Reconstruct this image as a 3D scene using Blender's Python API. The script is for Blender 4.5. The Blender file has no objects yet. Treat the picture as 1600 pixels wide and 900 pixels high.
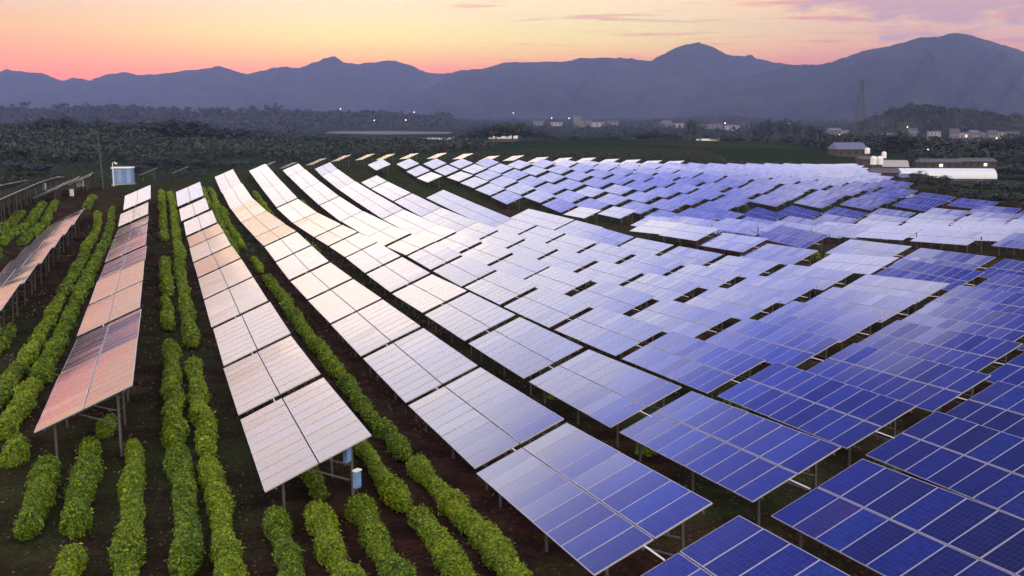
# Solar farm on a hillside at dusk, built object by object
import bpy, math, random
import numpy as np
from mathutils import Vector, Matrix, Euler
random.seed(7); rng=np.random.default_rng(7)
R=math.radians
sc=bpy.context.scene
COL=sc.collection
CAM=dict(f=1587.27,pitch=0.173246,yaw=0.332577,theta=0.401437)
# ---------------------------------------------------------------- camera
cd=bpy.data.cameras.new('camera'); cam=bpy.data.objects.new('camera',cd); COL.objects.link(cam)
cd.sensor_width=36.0; cd.lens=CAM['f']/1600*36.0; cd.clip_start=0.5; cd.clip_end=30000
SUN_AZ=5.0; SUN_LAMP_EL=8.0; SUN_ENERGY=.05; SUN_ANGLE=16; NISHITA_STRENGTH=.005
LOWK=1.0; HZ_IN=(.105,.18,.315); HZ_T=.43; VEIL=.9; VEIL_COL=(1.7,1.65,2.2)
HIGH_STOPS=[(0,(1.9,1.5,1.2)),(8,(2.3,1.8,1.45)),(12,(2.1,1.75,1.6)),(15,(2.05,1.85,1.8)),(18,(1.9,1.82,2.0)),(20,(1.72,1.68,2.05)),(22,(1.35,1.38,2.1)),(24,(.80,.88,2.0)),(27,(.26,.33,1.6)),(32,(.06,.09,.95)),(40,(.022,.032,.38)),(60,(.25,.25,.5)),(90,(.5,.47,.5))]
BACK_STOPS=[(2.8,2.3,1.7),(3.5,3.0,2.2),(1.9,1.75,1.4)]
CUSTOM_STRENGTH=1.0; EXPOSURE=0.1
GLASS_IOR=1.5; GLASS_ROUGH=(.06,.15)
HAZE=0.000135; HAZE_R=7600; HAZE_COL=(.36,.44,.90); HAZE_G=0.0
cam.location=(0,0,0); cam.rotation_euler=(math.pi/2-CAM['pitch'],0,-CAM['yaw'])
sc.camera=cam
# ---------------------------------------------------------------- sky
def lin(c):
    return tuple(((x/255)/12.92 if x/255<=.04045 else ((x/255+.055)/1.055)**2.4) for x in c)
world=bpy.data.worlds.new('World'); sc.world=world; world.use_nodes=True
wt=world.node_tree; wt.nodes.clear()
def WN(t,**k):
    n=wt.nodes.new(t)
    for a,b in k.items(): setattr(n,a,b)
    return n
def wl(a,b): wt.links.new(a,b)
def wmath(op,a,b=None,c=None):
    n=WN('ShaderNodeMath',operation=op)
    for i,v in enumerate((a,b,c)):
        if v is None: continue
        if isinstance(v,(int,float)): n.inputs[i].default_value=v
        else: wl(v,n.inputs[i])
    return n.outputs[0]
def wramp(fac,stops,interp='LINEAR'):
    n=WN('ShaderNodeValToRGB'); cr=n.color_ramp; cr.interpolation=interp
    while len(cr.elements)<len(stops): cr.elements.new(.5)
    for e,(p,c) in zip(cr.elements,stops): e.position=p; e.color=(c[0],c[1],c[2],1)
    wl(fac,n.inputs[0]); return n.outputs[0]
def wmix(fac,a,b,mode='MIX'):
    n=WN('ShaderNodeMix',data_type='RGBA',blend_type=mode)
    if isinstance(fac,(int,float)): n.inputs[0].default_value=fac
    else: wl(fac,n.inputs[0])
    for i,v in ((6,a),(7,b)):
        if isinstance(v,tuple): n.inputs[i].default_value=(*v,1)
        else: wl(v,n.inputs[i])
    return n.outputs[2]
tc=WN('ShaderNodeTexCoord'); sx=WN('ShaderNodeSeparateXYZ'); wl(tc.outputs['Generated'],sx.inputs[0])
el=wmath('MULTIPLY',wmath('ARCSINE',sx.outputs[2]),180/math.pi)        # degrees above horizon
az=wmath('MULTIPLY',wmath('ARCTAN2',sx.outputs[0],sx.outputs[1]),180/math.pi)
LOW=10.0   # the low ramps cover -1..9 degrees
fl=wmath('DIVIDE',wmath('ADD',el,1.0),LOW)
def low(stops): return [((e+1)/LOW,tuple(max(.004,x-hz)/HZ_T*m*LOWK for x,hz in zip(lin(c),HZ_IN))) for e,c,m in stops]
left=wramp(fl,low([(0,(238,135,130),1.0),(1.6,(248,148,140),1.0),(2.6,(250,172,138),1.0),(4.2,(245,200,155),1.0),(6.2,(236,210,190),1.0),(9,(240,215,200),1.1)]))
mid=wramp(fl,low([(0,(235,140,130),1.0),(2.2,(246,160,140),1.0),(2.9,(250,200,150),1.0),(3.8,(251,232,165),1.0),(4.8,(251,239,182),1.0),(6.2,(251,228,200),1.0),(9,(250,228,210),1.1)]))
right=wramp(fl,low([(0,(225,150,145),1.0),(2.6,(232,158,148),1.0),(3.4,(246,190,148),1.0),(4.4,(245,205,165),1.0),(5.5,(240,200,170),1.0),(9,(225,195,190),1.1)]))
mA=WN('ShaderNodeMapRange',interpolation_type='SMOOTHSTEP'); wl(az,mA.inputs[0]); mA.inputs[1].default_value=-8; mA.inputs[2].default_value=14
mB=WN('ShaderNodeMapRange',interpolation_type='SMOOTHSTEP'); wl(az,mB.inputs[0]); mB.inputs[1].default_value=22; mB.inputs[2].default_value=42
lowc=wmix(mB.outputs[0],wmix(mA.outputs[0],left,mid),right)
# clouds: thin mauve bank upper right, a few streaks low over the ridge
cn=WN('ShaderNodeCombineXYZ'); wl(wmath('MULTIPLY',az,0.42),cn.inputs[0]); wl(wmath('MULTIPLY',el,1.7),cn.inputs[1])
nz=WN('ShaderNodeTexNoise'); nz.inputs['Scale'].default_value=1.0; nz.inputs['Detail'].default_value=9; nz.inputs['Roughness'].default_value=.66; nz.inputs['Distortion'].default_value=.3; wl(cn.outputs[0],nz.inputs[0])
bank=wmath('MULTIPLY',wmath('SUBTRACT',az,31.0),0.05)                 # thicker to the right
bank=wmath('MAXIMUM',wmath('MINIMUM',bank,0.42),-.3)
hgt=WN('ShaderNodeMapRange'); wl(el,hgt.inputs[0]); hgt.inputs[1].default_value=4.0; hgt.inputs[2].default_value=5.8; hgt.inputs[3].default_value=-.30; hgt.inputs[4].default_value=.06
cm=WN('ShaderNodeMapRange'); wl(wmath('ADD',wmath('ADD',nz.outputs[0],bank),hgt.outputs[0]),cm.inputs[0]); cm.inputs[1].default_value=.58; cm.inputs[2].default_value=.80
cn2=WN('ShaderNodeCombineXYZ'); wl(wmath('MULTIPLY',az,0.11),cn2.inputs[0]); wl(wmath('MULTIPLY',wmath('ADD',el,wmath('MULTIPLY',az,0.01)),1.9),cn2.inputs[1])
nz2=WN('ShaderNodeTexNoise'); nz2.inputs['Scale'].default_value=1.3; nz2.inputs['Detail'].default_value=5; nz2.inputs['Roughness'].default_value=.55; wl(cn2.outputs[0],nz2.inputs[0])
azw=WN('ShaderNodeMapRange'); wl(az,azw.inputs[0]); azw.inputs[1].default_value=10; azw.inputs[2].default_value=26; azw.inputs[3].default_value=-.12; azw.inputs[4].default_value=0
sm=WN('ShaderNodeMapRange'); wl(wmath('ADD',nz2.outputs[0],azw.outputs[0]),sm.inputs[0]); sm.inputs[1].default_value=.535; sm.inputs[2].default_value=.66; sm.inputs[4].default_value=.75
lowc=wmix(sm.outputs[0],lowc,tuple(max(.004,x-hz)/HZ_T*LOWK for x,hz in zip(lin((226,150,146)),HZ_IN)))
lowc=wmix(cm.outputs[0],lowc,tuple(max(.004,x-hz)/HZ_T*LOWK for x,hz in zip(lin((198,172,180)),HZ_IN)))
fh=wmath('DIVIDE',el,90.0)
high=wramp(fh,[(e/90,c) for e,c in HIGH_STOPS])  # unseen upper sky, brightened in bands to set the panel reflections
def smooth(src,a,b):
    n=WN('ShaderNodeMapRange',interpolation_type='SMOOTHSTEP'); wl(src,n.inputs[0]); n.inputs[1].default_value=a; n.inputs[2].default_value=b; return n.outputs[0]
dim=wmath('MULTIPLY',wmath('SUBTRACT',1.0,smooth(az,2,9)),wmath('MULTIPLY',smooth(el,19,22.5),.42))  # added dimming of the unseen sky, darkening the nearer panels' reflections
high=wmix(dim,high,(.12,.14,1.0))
veil=wmath('MULTIPLY',wmath('MULTIPLY',smooth(az,17,26),wmath('SUBTRACT',1.0,smooth(el,28.5,33.5))),VEIL)     # pale cloud veil added in the unseen sky to brighten right-hand reflections
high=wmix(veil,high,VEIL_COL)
hm=WN('ShaderNodeMapRange',interpolation_type='SMOOTHSTEP'); wl(el,hm.inputs[0]); hm.inputs[1].default_value=6.3; hm.inputs[2].default_value=9.0
front=wmix(hm.outputs[0],lowc,high)
# the unseen half of the sky away from the sunset, brightened to light the hedges
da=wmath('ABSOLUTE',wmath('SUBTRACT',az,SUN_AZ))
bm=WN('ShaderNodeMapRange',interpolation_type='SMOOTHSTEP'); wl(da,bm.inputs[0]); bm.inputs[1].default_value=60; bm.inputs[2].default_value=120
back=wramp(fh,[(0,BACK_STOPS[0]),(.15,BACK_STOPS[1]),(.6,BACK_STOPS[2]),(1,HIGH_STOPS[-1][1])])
custom=wmix(bm.outputs[0],wmix(wmath('SUBTRACT',1.0,smooth(az,-15,-8)),front,wmix(1.0,front,(1.45,1.35,1.3),'MULTIPLY')),back)  # unseen sky left of the view brightened for the first row's reflections
sky=WN('ShaderNodeTexSky',sky_type='NISHITA',sun_disc=False,sun_elevation=R(SUN_LAMP_EL),sun_rotation=R(SUN_AZ),altitude=80,air_density=1.0,dust_density=2.0,ozone_density=2.0)
b1=WN('ShaderNodeBackground'); wl(sky.outputs[0],b1.inputs[0]); b1.inputs[1].default_value=NISHITA_STRENGTH
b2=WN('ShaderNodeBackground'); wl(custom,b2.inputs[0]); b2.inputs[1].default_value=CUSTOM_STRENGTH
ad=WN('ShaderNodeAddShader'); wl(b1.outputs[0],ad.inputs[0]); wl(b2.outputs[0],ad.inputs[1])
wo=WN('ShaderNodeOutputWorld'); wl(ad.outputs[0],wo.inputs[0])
# ---------------------------------------------------------------- sun (already at the horizon: weak, wide)
sd=bpy.data.lights.new('sun','SUN'); sun=bpy.data.objects.new('sun',sd); COL.objects.link(sun)
sd.energy=SUN_ENERGY; sd.angle=R(SUN_ANGLE); sd.color=(1.0,.72,.42)
sun.rotation_euler=Vector((-math.sin(R(SUN_AZ))*math.cos(R(SUN_LAMP_EL)),-math.cos(R(SUN_AZ))*math.cos(R(SUN_LAMP_EL)),-math.sin(R(SUN_LAMP_EL)))).to_track_quat('-Z','Y').to_euler()
vs=sc.view_settings; vs.view_transform='Standard'; vs.look='None'; vs.gamma=1; vs.exposure=EXPOSURE; vs.use_curve_mapping=False
sc.cycles.use_denoising=True
sc.cycles.max_bounces=6; sc.cycles.diffuse_bounces=2; sc.cycles.glossy_bounces=3; sc.cycles.transmission_bounces=3; sc.cycles.volume_bounces=0; sc.cycles.transparent_max_bounces=4
sc.cycles.caustics_reflective=False; sc.cycles.caustics_refractive=False
TABLES=[
('near',4,10.51,14.42,-9.360,-0.0820,9,160714,36),
('near',5,17.24,18.66,-10.237,-0.0768,9,81000,38),
('near',6,24.81,24.17,-11.244,-0.0518,9,44322,40),
('near',4,10.35,24.44,-10.137,-0.0821,9,43256,23),
('near',7,31.19,27.75,-11.558,-0.0563,9,31220,40),
('near',5,17.37,28.94,-10.963,-0.0755,9,29008,27),
('near',8,38.03,32.63,-11.766,-0.0537,9,21290,39),
('near',6,24.68,34.19,-11.755,-0.0532,9,20289,31),
('near',3,3.81,32.42,-10.161,-0.0650,9,19472,10),
('near',4,10.45,34.07,-10.782,-0.0538,9,19382,19),
('near',7,31.72,37.80,-12.141,-0.0633,9,15652,32),
('near',9,44.87,37.18,-11.846,-0.0540,9,15613,38),
('near',5,17.32,38.78,-11.597,-0.0591,9,14482,22),
('near',8,38.44,42.68,-12.338,-0.0676,9,11626,32),
('near',6,24.60,44.11,-12.334,-0.0564,9,10949,25),
('near',4,10.45,43.64,-11.185,-0.0313,9,10645,16),
('near',3,3.78,42.11,-10.675,-0.0508,9,9736,9),
('near',2,-2.79,39.55,-9.803,-0.0386,9,9720,3),
('near',9,45.01,47.23,-12.447,-0.0708,9,9098,32),
('near',7,31.61,47.87,-12.757,-0.0658,9,8960,26),
('near',5,17.32,48.63,-12.044,-0.0330,9,8642,20),
('near',10,51.71,52.22,-12.581,-0.0640,9,7289,33),
('near',8,38.35,52.85,-12.981,-0.0713,9,7044,27),
('near',6,24.65,54.14,-12.855,-0.0454,9,6743,22),
('near',11,58.55,55.60,-12.612,-0.0537,9,6403,34),
('near',3,3.80,51.53,-10.923,-0.0177,9,6285,10),
('near',4,10.42,53.26,-11.450,-0.0283,9,6243,13),
('near',9,44.92,57.40,-13.141,-0.0728,9,5807,27),
('near',7,31.39,58.02,-13.352,-0.0607,9,5660,23),
('near',5,17.30,58.51,-12.315,-0.0269,9,5401,17),
('near',12,65.92,62.49,-12.916,-0.0369,9,5074,35),
('near',10,51.71,62.27,-13.265,-0.0796,9,4755,27),
('near',11,58.05,65.65,-13.024,-0.0231,9,4679,33),
('near',2,-2.80,49.28,-10.321,-0.0521,9,4634,1),
('near',8,38.29,62.99,-13.645,-0.0738,9,4580,23),
('near',6,24.65,64.26,-13.274,-0.0329,9,4505,19),
('near',7,31.27,68.27,-13.797,-0.0354,9,4017,21),
('near',3,3.73,61.13,-11.057,-0.0144,9,3905,8),
('near',9,44.76,67.86,-13.821,-0.0741,9,3882,24),
('near',4,10.45,62.96,-11.747,-0.0327,9,3861,11),
('near',12,65.91,72.62,-13.250,-0.0394,9,3623,31),
('near',2,-2.88,59.14,-10.638,-0.0129,9,3548,4),
('near',5,17.31,68.30,-12.585,-0.0337,9,3477,14),
('near',10,51.57,72.69,-13.967,-0.0721,9,3356,25),
('near',8,38.02,73.49,-14.229,-0.0516,9,3307,21),
('near',6,24.67,74.39,-13.567,-0.0253,9,3147,18),
('near',11,58.23,75.45,-13.543,-0.0913,9,2938,24),
('near',9,44.63,78.24,-14.428,-0.0574,9,2857,22),
('near',7,31.04,78.62,-14.113,-0.0343,9,2799,19),
('near',15,86.02,81.50,-13.522,-0.0504,9,2758,33),
('near',5,17.31,78.14,-12.744,-0.0054,9,2693,15),
('near',4,10.47,72.80,-12.027,-0.0257,9,2662,10),
('near',12,65.80,82.87,-13.613,-0.0451,9,2643,28),
('near',3,3.73,70.92,-11.211,-0.0159,9,2525,7),
('near',11,57.75,86.21,-14.098,-0.0222,9,2520,27),
('near',10,51.46,83.01,-14.587,-0.0630,9,2487,23),
('near',8,38.06,83.61,-14.634,-0.0375,9,2484,20),
('near',16,92.76,85.07,-13.798,-0.0655,9,2452,32),
('near',6,24.62,84.37,-13.769,-0.0073,9,2404,17),
('near',2,-2.86,68.85,-10.733,-0.0072,9,2353,4),
('near',9,44.68,88.37,-14.827,-0.0295,9,2279,22),
('near',11,58.23,95.50,-14.055,0.0292,9,2221,30),
('near',7,31.24,88.53,-14.320,-0.0108,9,2220,19),
('near',12,65.40,95.00,-13.666,0.0133,9,2175,30),
('near',1,-9.87,62.50,-10.774,-0.0164,9,2171,-1),
('near',4,10.46,82.80,-12.125,0.0048,9,2155,11),
('near',10,51.48,93.16,-15.047,-0.0368,9,2010,23),
('near',5,17.32,88.07,-12.753,0.0024,9,2006,14),
('near',17,99.60,92.78,-14.438,-0.0846,9,1968,30),
('near',8,38.05,93.78,-14.890,-0.0181,9,1965,20),
('near',15,86.02,94.14,-14.468,-0.0689,9,1938,28),
('near',16,92.76,95.19,-14.556,-0.0838,9,1848,28),
('near',6,24.60,94.39,-13.795,0.0007,9,1833,16),
('near',9,44.64,98.61,-15.076,-0.0254,9,1746,21),
('near',9,44.81,143.08,-15.294,0.0350,18,1657,20),
('near',7,31.20,133.12,-14.716,0.0081,18,1635,15),
('near',7,31.22,98.67,-14.450,-0.0183,9,1623,16),
('near',10,51.96,137.79,-15.519,-0.0091,18,1614,18),
('near',8,38.19,138.39,-15.181,0.0135,18,1603,17),
('near',6,24.51,128.55,-14.222,-0.0015,18,1594,12),
('near',4,10.50,92.83,-12.078,0.0081,9,1590,11),
('near',10,51.40,103.43,-15.355,-0.0310,9,1572,21),
('near',18,106.44,102.24,-15.360,-0.0987,9,1558,28),
('near',3,3.74,81.10,-11.463,-0.0309,9,1546,4),
('near',8,38.08,103.92,-15.022,-0.0111,9,1540,19),
('near',17,99.60,102.90,-15.371,-0.0988,9,1520,27),
('near',15,86.02,104.56,-15.173,-0.0727,9,1509,26),
('near',11,58.29,105.36,-14.061,-0.0346,9,1476,22),
('near',5,17.41,122.84,-13.457,-0.0209,18,1434,8),
('near',16,92.76,105.31,-15.465,-0.0953,9,1432,25),
('near',10,51.44,113.47,-15.467,0.0076,9,1397,23),
('near',19,113.28,108.69,-15.990,-0.0921,9,1390,28),
('near',4,10.58,117.55,-12.565,-0.0202,18,1387,6),
('near',9,44.65,108.78,-15.292,-0.0219,9,1372,19),
('near',1,-9.87,72.40,-10.904,-0.0164,9,1370,-1),
('near',3,3.73,91.47,-11.665,-0.0007,9,1364,7),
('near',5,17.37,98.00,-12.857,-0.0210,9,1334,10),
('near',2,-2.81,78.68,-10.890,-0.0263,9,1333,1),
('near',7,31.17,151.68,-14.236,0.0389,18,1314,16),
('near',6,24.42,147.10,-13.966,0.0296,18,1286,13),
('near',7,31.11,108.87,-14.594,-0.0128,9,1274,15),
('near',20,120.12,115.18,-16.459,-0.0751,9,1272,30),
('near',18,106.44,112.36,-16.362,-0.0983,9,1263,26),
('near',8,38.22,157.15,-14.700,0.0384,18,1262,17),
('near',9,44.86,161.69,-14.619,0.0406,18,1222,19),
('near',17,99.60,113.02,-16.395,-0.1027,9,1217,24),
('near',15,86.02,111.60,-15.748,-0.0969,9,1217,22),
('near',21,126.96,119.90,-16.591,-0.0553,9,1212,31),
('near',6,24.62,104.39,-13.941,-0.0331,9,1201,11),
('near',5,17.41,141.75,-13.542,0.0128,18,1189,10),
('near',8,38.09,114.09,-15.148,-0.0168,9,1179,17),
('near',19,113.28,118.81,-16.878,-0.0825,9,1163,28),
('near',22,133.80,126.33,-16.595,-0.0313,9,1130,33),
('near',16,92.76,115.43,-16.484,-0.1052,9,1129,23),
('near',9,44.71,118.89,-15.447,-0.0118,9,1128,18),
('near',10,51.82,123.18,-15.429,-0.0011,9,1103,21),
('near',23,140.64,129.86,-16.358,-0.0121,9,1099,35),
('near',11,58.80,114.64,-14.509,-0.0636,9,1088,18),
('near',3,3.39,134.22,-10.338,0.1509,9,1085,19),
('near',20,120.12,125.30,-17.153,-0.0616,9,1085,29),
('near',4,10.54,135.96,-12.720,0.0013,18,1078,7),
('near',18,106.44,122.48,-17.291,-0.0842,9,1072,26),
('near',5,17.44,160.96,-12.817,0.0566,18,1069,13),
('near',4,10.51,154.31,-12.291,0.0503,18,1056,11),
('near',14,79.08,116.00,-15.605,-0.1024,9,1051,20),
('near',2,-2.68,130.16,-10.272,0.1362,9,1045,15),
('near',21,126.96,130.02,-17.092,-0.0436,9,1037,31),
('near',6,24.47,114.51,-14.157,-0.0119,9,1033,12),
('near',17,99.60,123.14,-17.379,-0.0904,9,1029,24),
('near',6,24.40,166.09,-13.201,0.0518,18,1026,14),
('near',3,3.74,112.68,-11.744,0.0425,9,1021,10),
('near',19,113.28,128.93,-17.604,-0.0605,9,1015,28),
('near',2,-2.95,119.75,-11.302,0.0838,9,1003,11),
('near',2,-2.88,88.75,-11.061,-0.0190,9,996,2),
('near',7,31.08,119.00,-14.717,-0.0144,9,995,14),
('near',7,31.16,170.20,-13.474,0.0456,18,987,15),
('near',8,38.11,124.23,-15.261,-0.0075,9,976,16),
('near',5,17.41,108.20,-13.114,-0.0288,9,967,9),
('near',22,133.80,136.45,-16.874,-0.0241,9,967,32),
('near',18,106.44,132.60,-17.979,-0.0510,9,965,27),
('near',16,92.76,125.55,-17.492,-0.0922,9,959,22),
('near',13,72.24,118.00,-15.157,-0.1031,9,957,17),
('near',15,86.02,121.60,-16.786,-0.1093,9,957,20),
('near',20,120.12,135.42,-17.670,-0.0403,9,952,29),
('near',17,99.60,133.26,-18.119,-0.0550,9,935,25),
('near',19,113.28,139.05,-18.019,-0.0207,9,932,30),
('near',12,65.40,118.00,-14.709,-0.0966,9,930,16),
('near',1,-9.87,82.30,-11.073,-0.0164,9,924,-1),
('near',18,106.44,142.72,-18.217,0.0047,9,924,30),
('near',9,44.74,129.02,-15.544,-0.0095,9,918,17),
('near',8,38.26,176.58,-13.974,0.0378,18,916,16),
('near',4,10.54,103.24,-12.223,-0.0323,9,908,6),
('near',21,126.96,140.14,-17.451,-0.0269,9,907,31),
('near',15,86.17,131.98,-17.773,-0.0617,9,906,22),
('near',17,99.60,143.38,-18.391,0.0022,9,904,29),
('near',19,113.28,149.17,-17.926,0.0394,9,900,33),
('near',15,85.92,152.50,-18.268,0.0640,9,889,31),
('near',18,106.44,152.84,-17.881,0.0607,9,887,34),
('near',17,99.60,153.50,-18.050,0.0642,9,884,33),
('near',20,120.12,145.54,-17.872,0.0016,9,883,32),
('near',16,92.76,135.67,-18.240,-0.0557,9,881,24),
('near',16,92.76,155.91,-18.067,0.0778,9,875,33),
('near',4,10.41,172.27,-11.256,0.0709,18,875,12),
('far',121,138.38,146.13,-16.631,0.0031,9,874,34),
('near',16,92.76,145.79,-18.506,0.0061,9,870,28),
('near',14,79.08,126.00,-16.628,-0.1000,9,865,18),
('far',114,88.26,157.36,-17.989,0.0784,9,854,32),
('far',120,131.22,152.26,-17.098,0.0324,9,846,35),
('near',3,3.52,123.66,-11.315,0.0546,9,842,10),
('far',119,124.06,158.42,-17.242,0.0687,9,832,36),
('near',3,3.78,101.83,-11.826,-0.0243,9,828,4),
('near',5,17.45,179.37,-11.748,0.0649,18,824,13),
('far',113,81.10,155.31,-17.856,0.0532,9,820,29),
('near',7,31.15,188.76,-12.477,0.0645,18,814,16),
('near',13,72.24,128.00,-16.154,-0.0944,9,806,17),
('near',6,24.40,184.82,-12.161,0.0624,18,805,14),
('near',14,79.08,146.00,-17.876,-0.0092,9,801,24),
('far',121,138.38,156.38,-16.432,0.0356,9,799,35),
('near',14,79.08,136.00,-17.473,-0.0688,9,795,20),
('near',12,65.40,128.00,-15.622,-0.0844,9,794,16),
('far',115,95.42,163.16,-17.476,0.0752,9,781,32),
('far',118,116.90,163.06,-17.104,0.0666,9,775,34),
('far',120,131.22,162.78,-16.600,0.0600,9,767,36),
('near',13,72.24,138.00,-16.920,-0.0580,9,761,19),
('far',117,109.74,167.26,-16.942,0.0579,9,713,32),
('far',121,138.38,166.64,-15.995,0.0485,9,710,35),
('far',111,66.70,167.40,-16.537,0.0807,9,709,27),
('near',15,85.88,142.53,-18.423,-0.0803,9,706,19),
('far',119,124.06,169.27,-16.521,0.0629,9,706,34),
('far',113,81.10,165.94,-17.275,0.0562,9,701,28),
('far',114,88.26,168.09,-17.222,0.0634,9,700,29),
('far',116,102.58,168.96,-16.967,0.0581,9,693,31),
('far',112,73.63,158.34,-17.215,0.0127,9,681,23),
('far',112,73.67,169.14,-16.847,0.0642,9,672,27),
('far',118,116.90,173.17,-16.478,0.0569,9,658,32),
('far',120,131.22,173.30,-16.010,0.0512,9,652,34),
('near',2,-2.89,99.00,-11.298,-0.0272,9,650,1),
('near',1,-9.87,92.20,-11.183,-0.0164,9,646,-1),
('far',115,95.42,173.49,-16.815,0.0538,9,638,29),
('far',111,66.67,157.17,-16.895,-0.0043,9,637,20),
('far',110,59.64,175.62,-15.583,0.0828,9,618,25),
('far',117,109.74,177.79,-16.366,0.0515,9,607,30),
('far',113,81.10,176.56,-16.662,0.0588,9,604,27),
('far',121,138.38,176.89,-15.564,0.0347,9,601,32),
('far',122,145.54,176.28,-15.364,0.0257,9,596,32),
('far',116,102.58,178.89,-16.426,0.0512,9,593,29),
('far',114,88.26,178.81,-16.585,0.0561,9,589,27),
('far',119,124.06,180.11,-15.928,0.0462,9,587,31),
('far',111,66.81,178.02,-15.810,0.0656,9,579,24),
('far',112,73.75,180.01,-16.189,0.0664,9,577,26),
('far',118,116.90,183.28,-15.955,0.0464,9,561,30),
('far',115,95.42,183.81,-16.259,0.0541,9,553,28),
('far',120,131.22,183.82,-15.570,0.0324,9,544,31),
('far',113,81.10,187.19,-16.012,0.0637,9,529,26),
('far',117,109.74,188.31,-15.845,0.0475,9,522,29),
('far',116,102.58,188.81,-15.913,0.0521,9,520,28),
('far',114,88.26,189.54,-15.953,0.0619,9,517,27),
('far',112,73.80,190.86,-15.495,0.0738,9,509,25),
('far',110,59.72,185.87,-14.887,0.0666,9,505,22),
('far',121,138.38,187.15,-15.308,0.0157,9,504,30),
('far',111,66.82,188.77,-15.150,0.0685,9,502,24),
('far',122,145.54,186.82,-15.209,0.0049,9,497,29),
('far',119,124.06,190.96,-15.501,0.0328,9,494,29),
('far',115,95.42,194.14,-15.669,0.0603,9,491,27),
('near',2,-2.90,109.41,-11.551,-0.0266,9,484,1),
('far',118,116.90,193.39,-15.522,0.0394,9,483,28),
('near',1,-9.87,102.10,-11.334,-0.0164,9,472,-1),
('far',113,81.10,197.81,-15.290,0.0719,9,471,26),
('far',123,152.70,191.07,-15.228,-0.0017,9,468,29),
('far',116,102.58,198.74,-15.379,0.0556,9,462,27),
('far',120,131.22,194.34,-15.297,0.0198,9,462,28),
('far',114,88.26,200.26,-15.240,0.0709,9,462,26),
('far',117,109.74,198.84,-15.349,0.0466,9,456,28),
('far',112,73.86,201.54,-14.740,0.0809,9,452,25),
('far',111,66.83,199.28,-14.463,0.0751,9,446,23),
('far',115,95.42,204.46,-15.009,0.0674,9,440,27),
('far',121,138.38,197.40,-15.190,0.0076,9,435,28),
('far',122,145.54,197.38,-15.184,0.0001,9,431,28),
('far',110,59.76,196.45,-14.268,0.0618,9,429,21),
('far',119,124.06,201.80,-15.187,0.0254,9,424,27),
('far',113,81.10,208.44,-14.476,0.0810,9,423,26),
('far',118,116.90,203.50,-15.143,0.0354,9,422,27),
('far',114,88.26,210.99,-14.434,0.0791,9,414,26),
('far',108,44.05,213.95,-11.332,0.1321,9,414,23),
('far',116,102.58,208.66,-14.812,0.0585,9,413,27),
('far',123,152.70,201.21,-15.255,-0.0034,9,413,28),
('far',112,73.91,212.02,-13.922,0.0904,9,409,25),
('far',111,66.85,209.42,-13.725,0.0849,9,406,23),
('far',124,159.86,203.94,-15.376,-0.0024,9,405,29),
('far',120,131.22,204.86,-15.122,0.0137,9,400,27),
('far',117,109.74,209.36,-14.862,0.0458,9,400,26),
('near',8,38.33,191.39,-13.358,0.0531,9,394,16),
('far',115,95.42,214.79,-14.288,0.0719,9,394,26),
('near',7,31.10,202.52,-11.427,0.0992,9,393,18),
('far',109,52.87,225.19,-11.874,0.1363,9,385,25),
('far',121,138.38,207.65,-15.130,0.0042,9,382,26),
('far',122,145.54,207.92,-15.192,-0.0017,9,379,27),
('far',113,81.10,219.06,-13.603,0.0825,9,374,25),
('far',118,116.90,213.61,-14.806,0.0312,9,370,26),
('far',114,88.26,221.71,-13.566,0.0822,9,369,26),
('far',119,124.06,212.64,-14.939,0.0203,9,367,26),
('far',123,152.70,211.36,-15.296,-0.0047,9,366,27),
('far',116,102.58,218.59,-14.236,0.0571,9,366,26),
('far',109,52.76,215.31,-12.904,0.0878,9,363,21),
('far',109,52.68,204.97,-13.603,0.0555,9,362,18),
('far',124,159.86,213.83,-15.412,-0.0048,9,360,28),
('far',110,59.87,217.87,-13.007,0.0855,9,359,22),
('far',110,59.80,207.04,-13.721,0.0507,9,358,19),
('near',1,-9.87,112.00,-11.501,-0.0164,9,356,-1),
('far',125,167.02,216.77,-15.509,-0.0035,9,353,28),
('far',120,131.22,215.38,-14.999,0.0097,9,350,25),
('far',117,109.74,219.89,-14.406,0.0405,9,348,25),
('far',115,95.42,225.11,-13.560,0.0685,9,345,25),
('far',112,73.98,222.49,-13.119,0.0767,9,345,23),
('near',6,24.37,199.03,-11.279,0.0715,9,343,14),
('far',121,138.38,217.91,-15.099,0.0019,9,338,25),
('far',122,145.54,218.48,-15.219,-0.0033,9,335,26),
('far',111,66.89,219.94,-12.990,0.0678,9,335,21),
('far',112,74.01,232.62,-12.326,0.0977,9,331,24),
('far',113,81.10,229.69,-12.727,0.0818,9,330,24),
('far',110,60.01,228.37,-12.099,0.0960,9,329,22),
('far',123,152.70,221.50,-15.354,-0.0068,9,325,26),
('far',118,116.90,223.72,-14.528,0.0236,9,322,24),
('far',124,159.86,223.72,-15.479,-0.0088,9,320,26),
('far',111,66.88,230.34,-12.267,0.0871,9,319,22),
('far',119,124.06,223.49,-14.751,0.0142,9,319,24),
('near',5,17.52,193.82,-10.906,0.0585,9,317,12),
('far',126,174.18,226.88,-15.596,-0.0101,9,315,27),
('far',116,102.58,228.51,-13.726,0.0453,9,314,24),
('far',114,88.26,232.44,-12.737,0.0705,9,314,24),
('far',125,167.02,226.30,-15.575,-0.0103,9,314,27),
('far',120,131.22,225.90,-14.915,0.0064,9,308,24),
('far',121,138.38,228.16,-15.085,0.0008,9,301,24),
('far',122,145.54,229.02,-15.258,-0.0042,9,298,25),
('far',117,109.74,230.41,-14.050,0.0268,9,296,23),
('far',123,152.70,231.64,-15.432,-0.0084,9,291,25),
('far',124,159.86,233.61,-15.581,-0.0118,9,286,25),
('far',125,167.02,235.83,-15.698,-0.0155,9,280,26),
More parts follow.
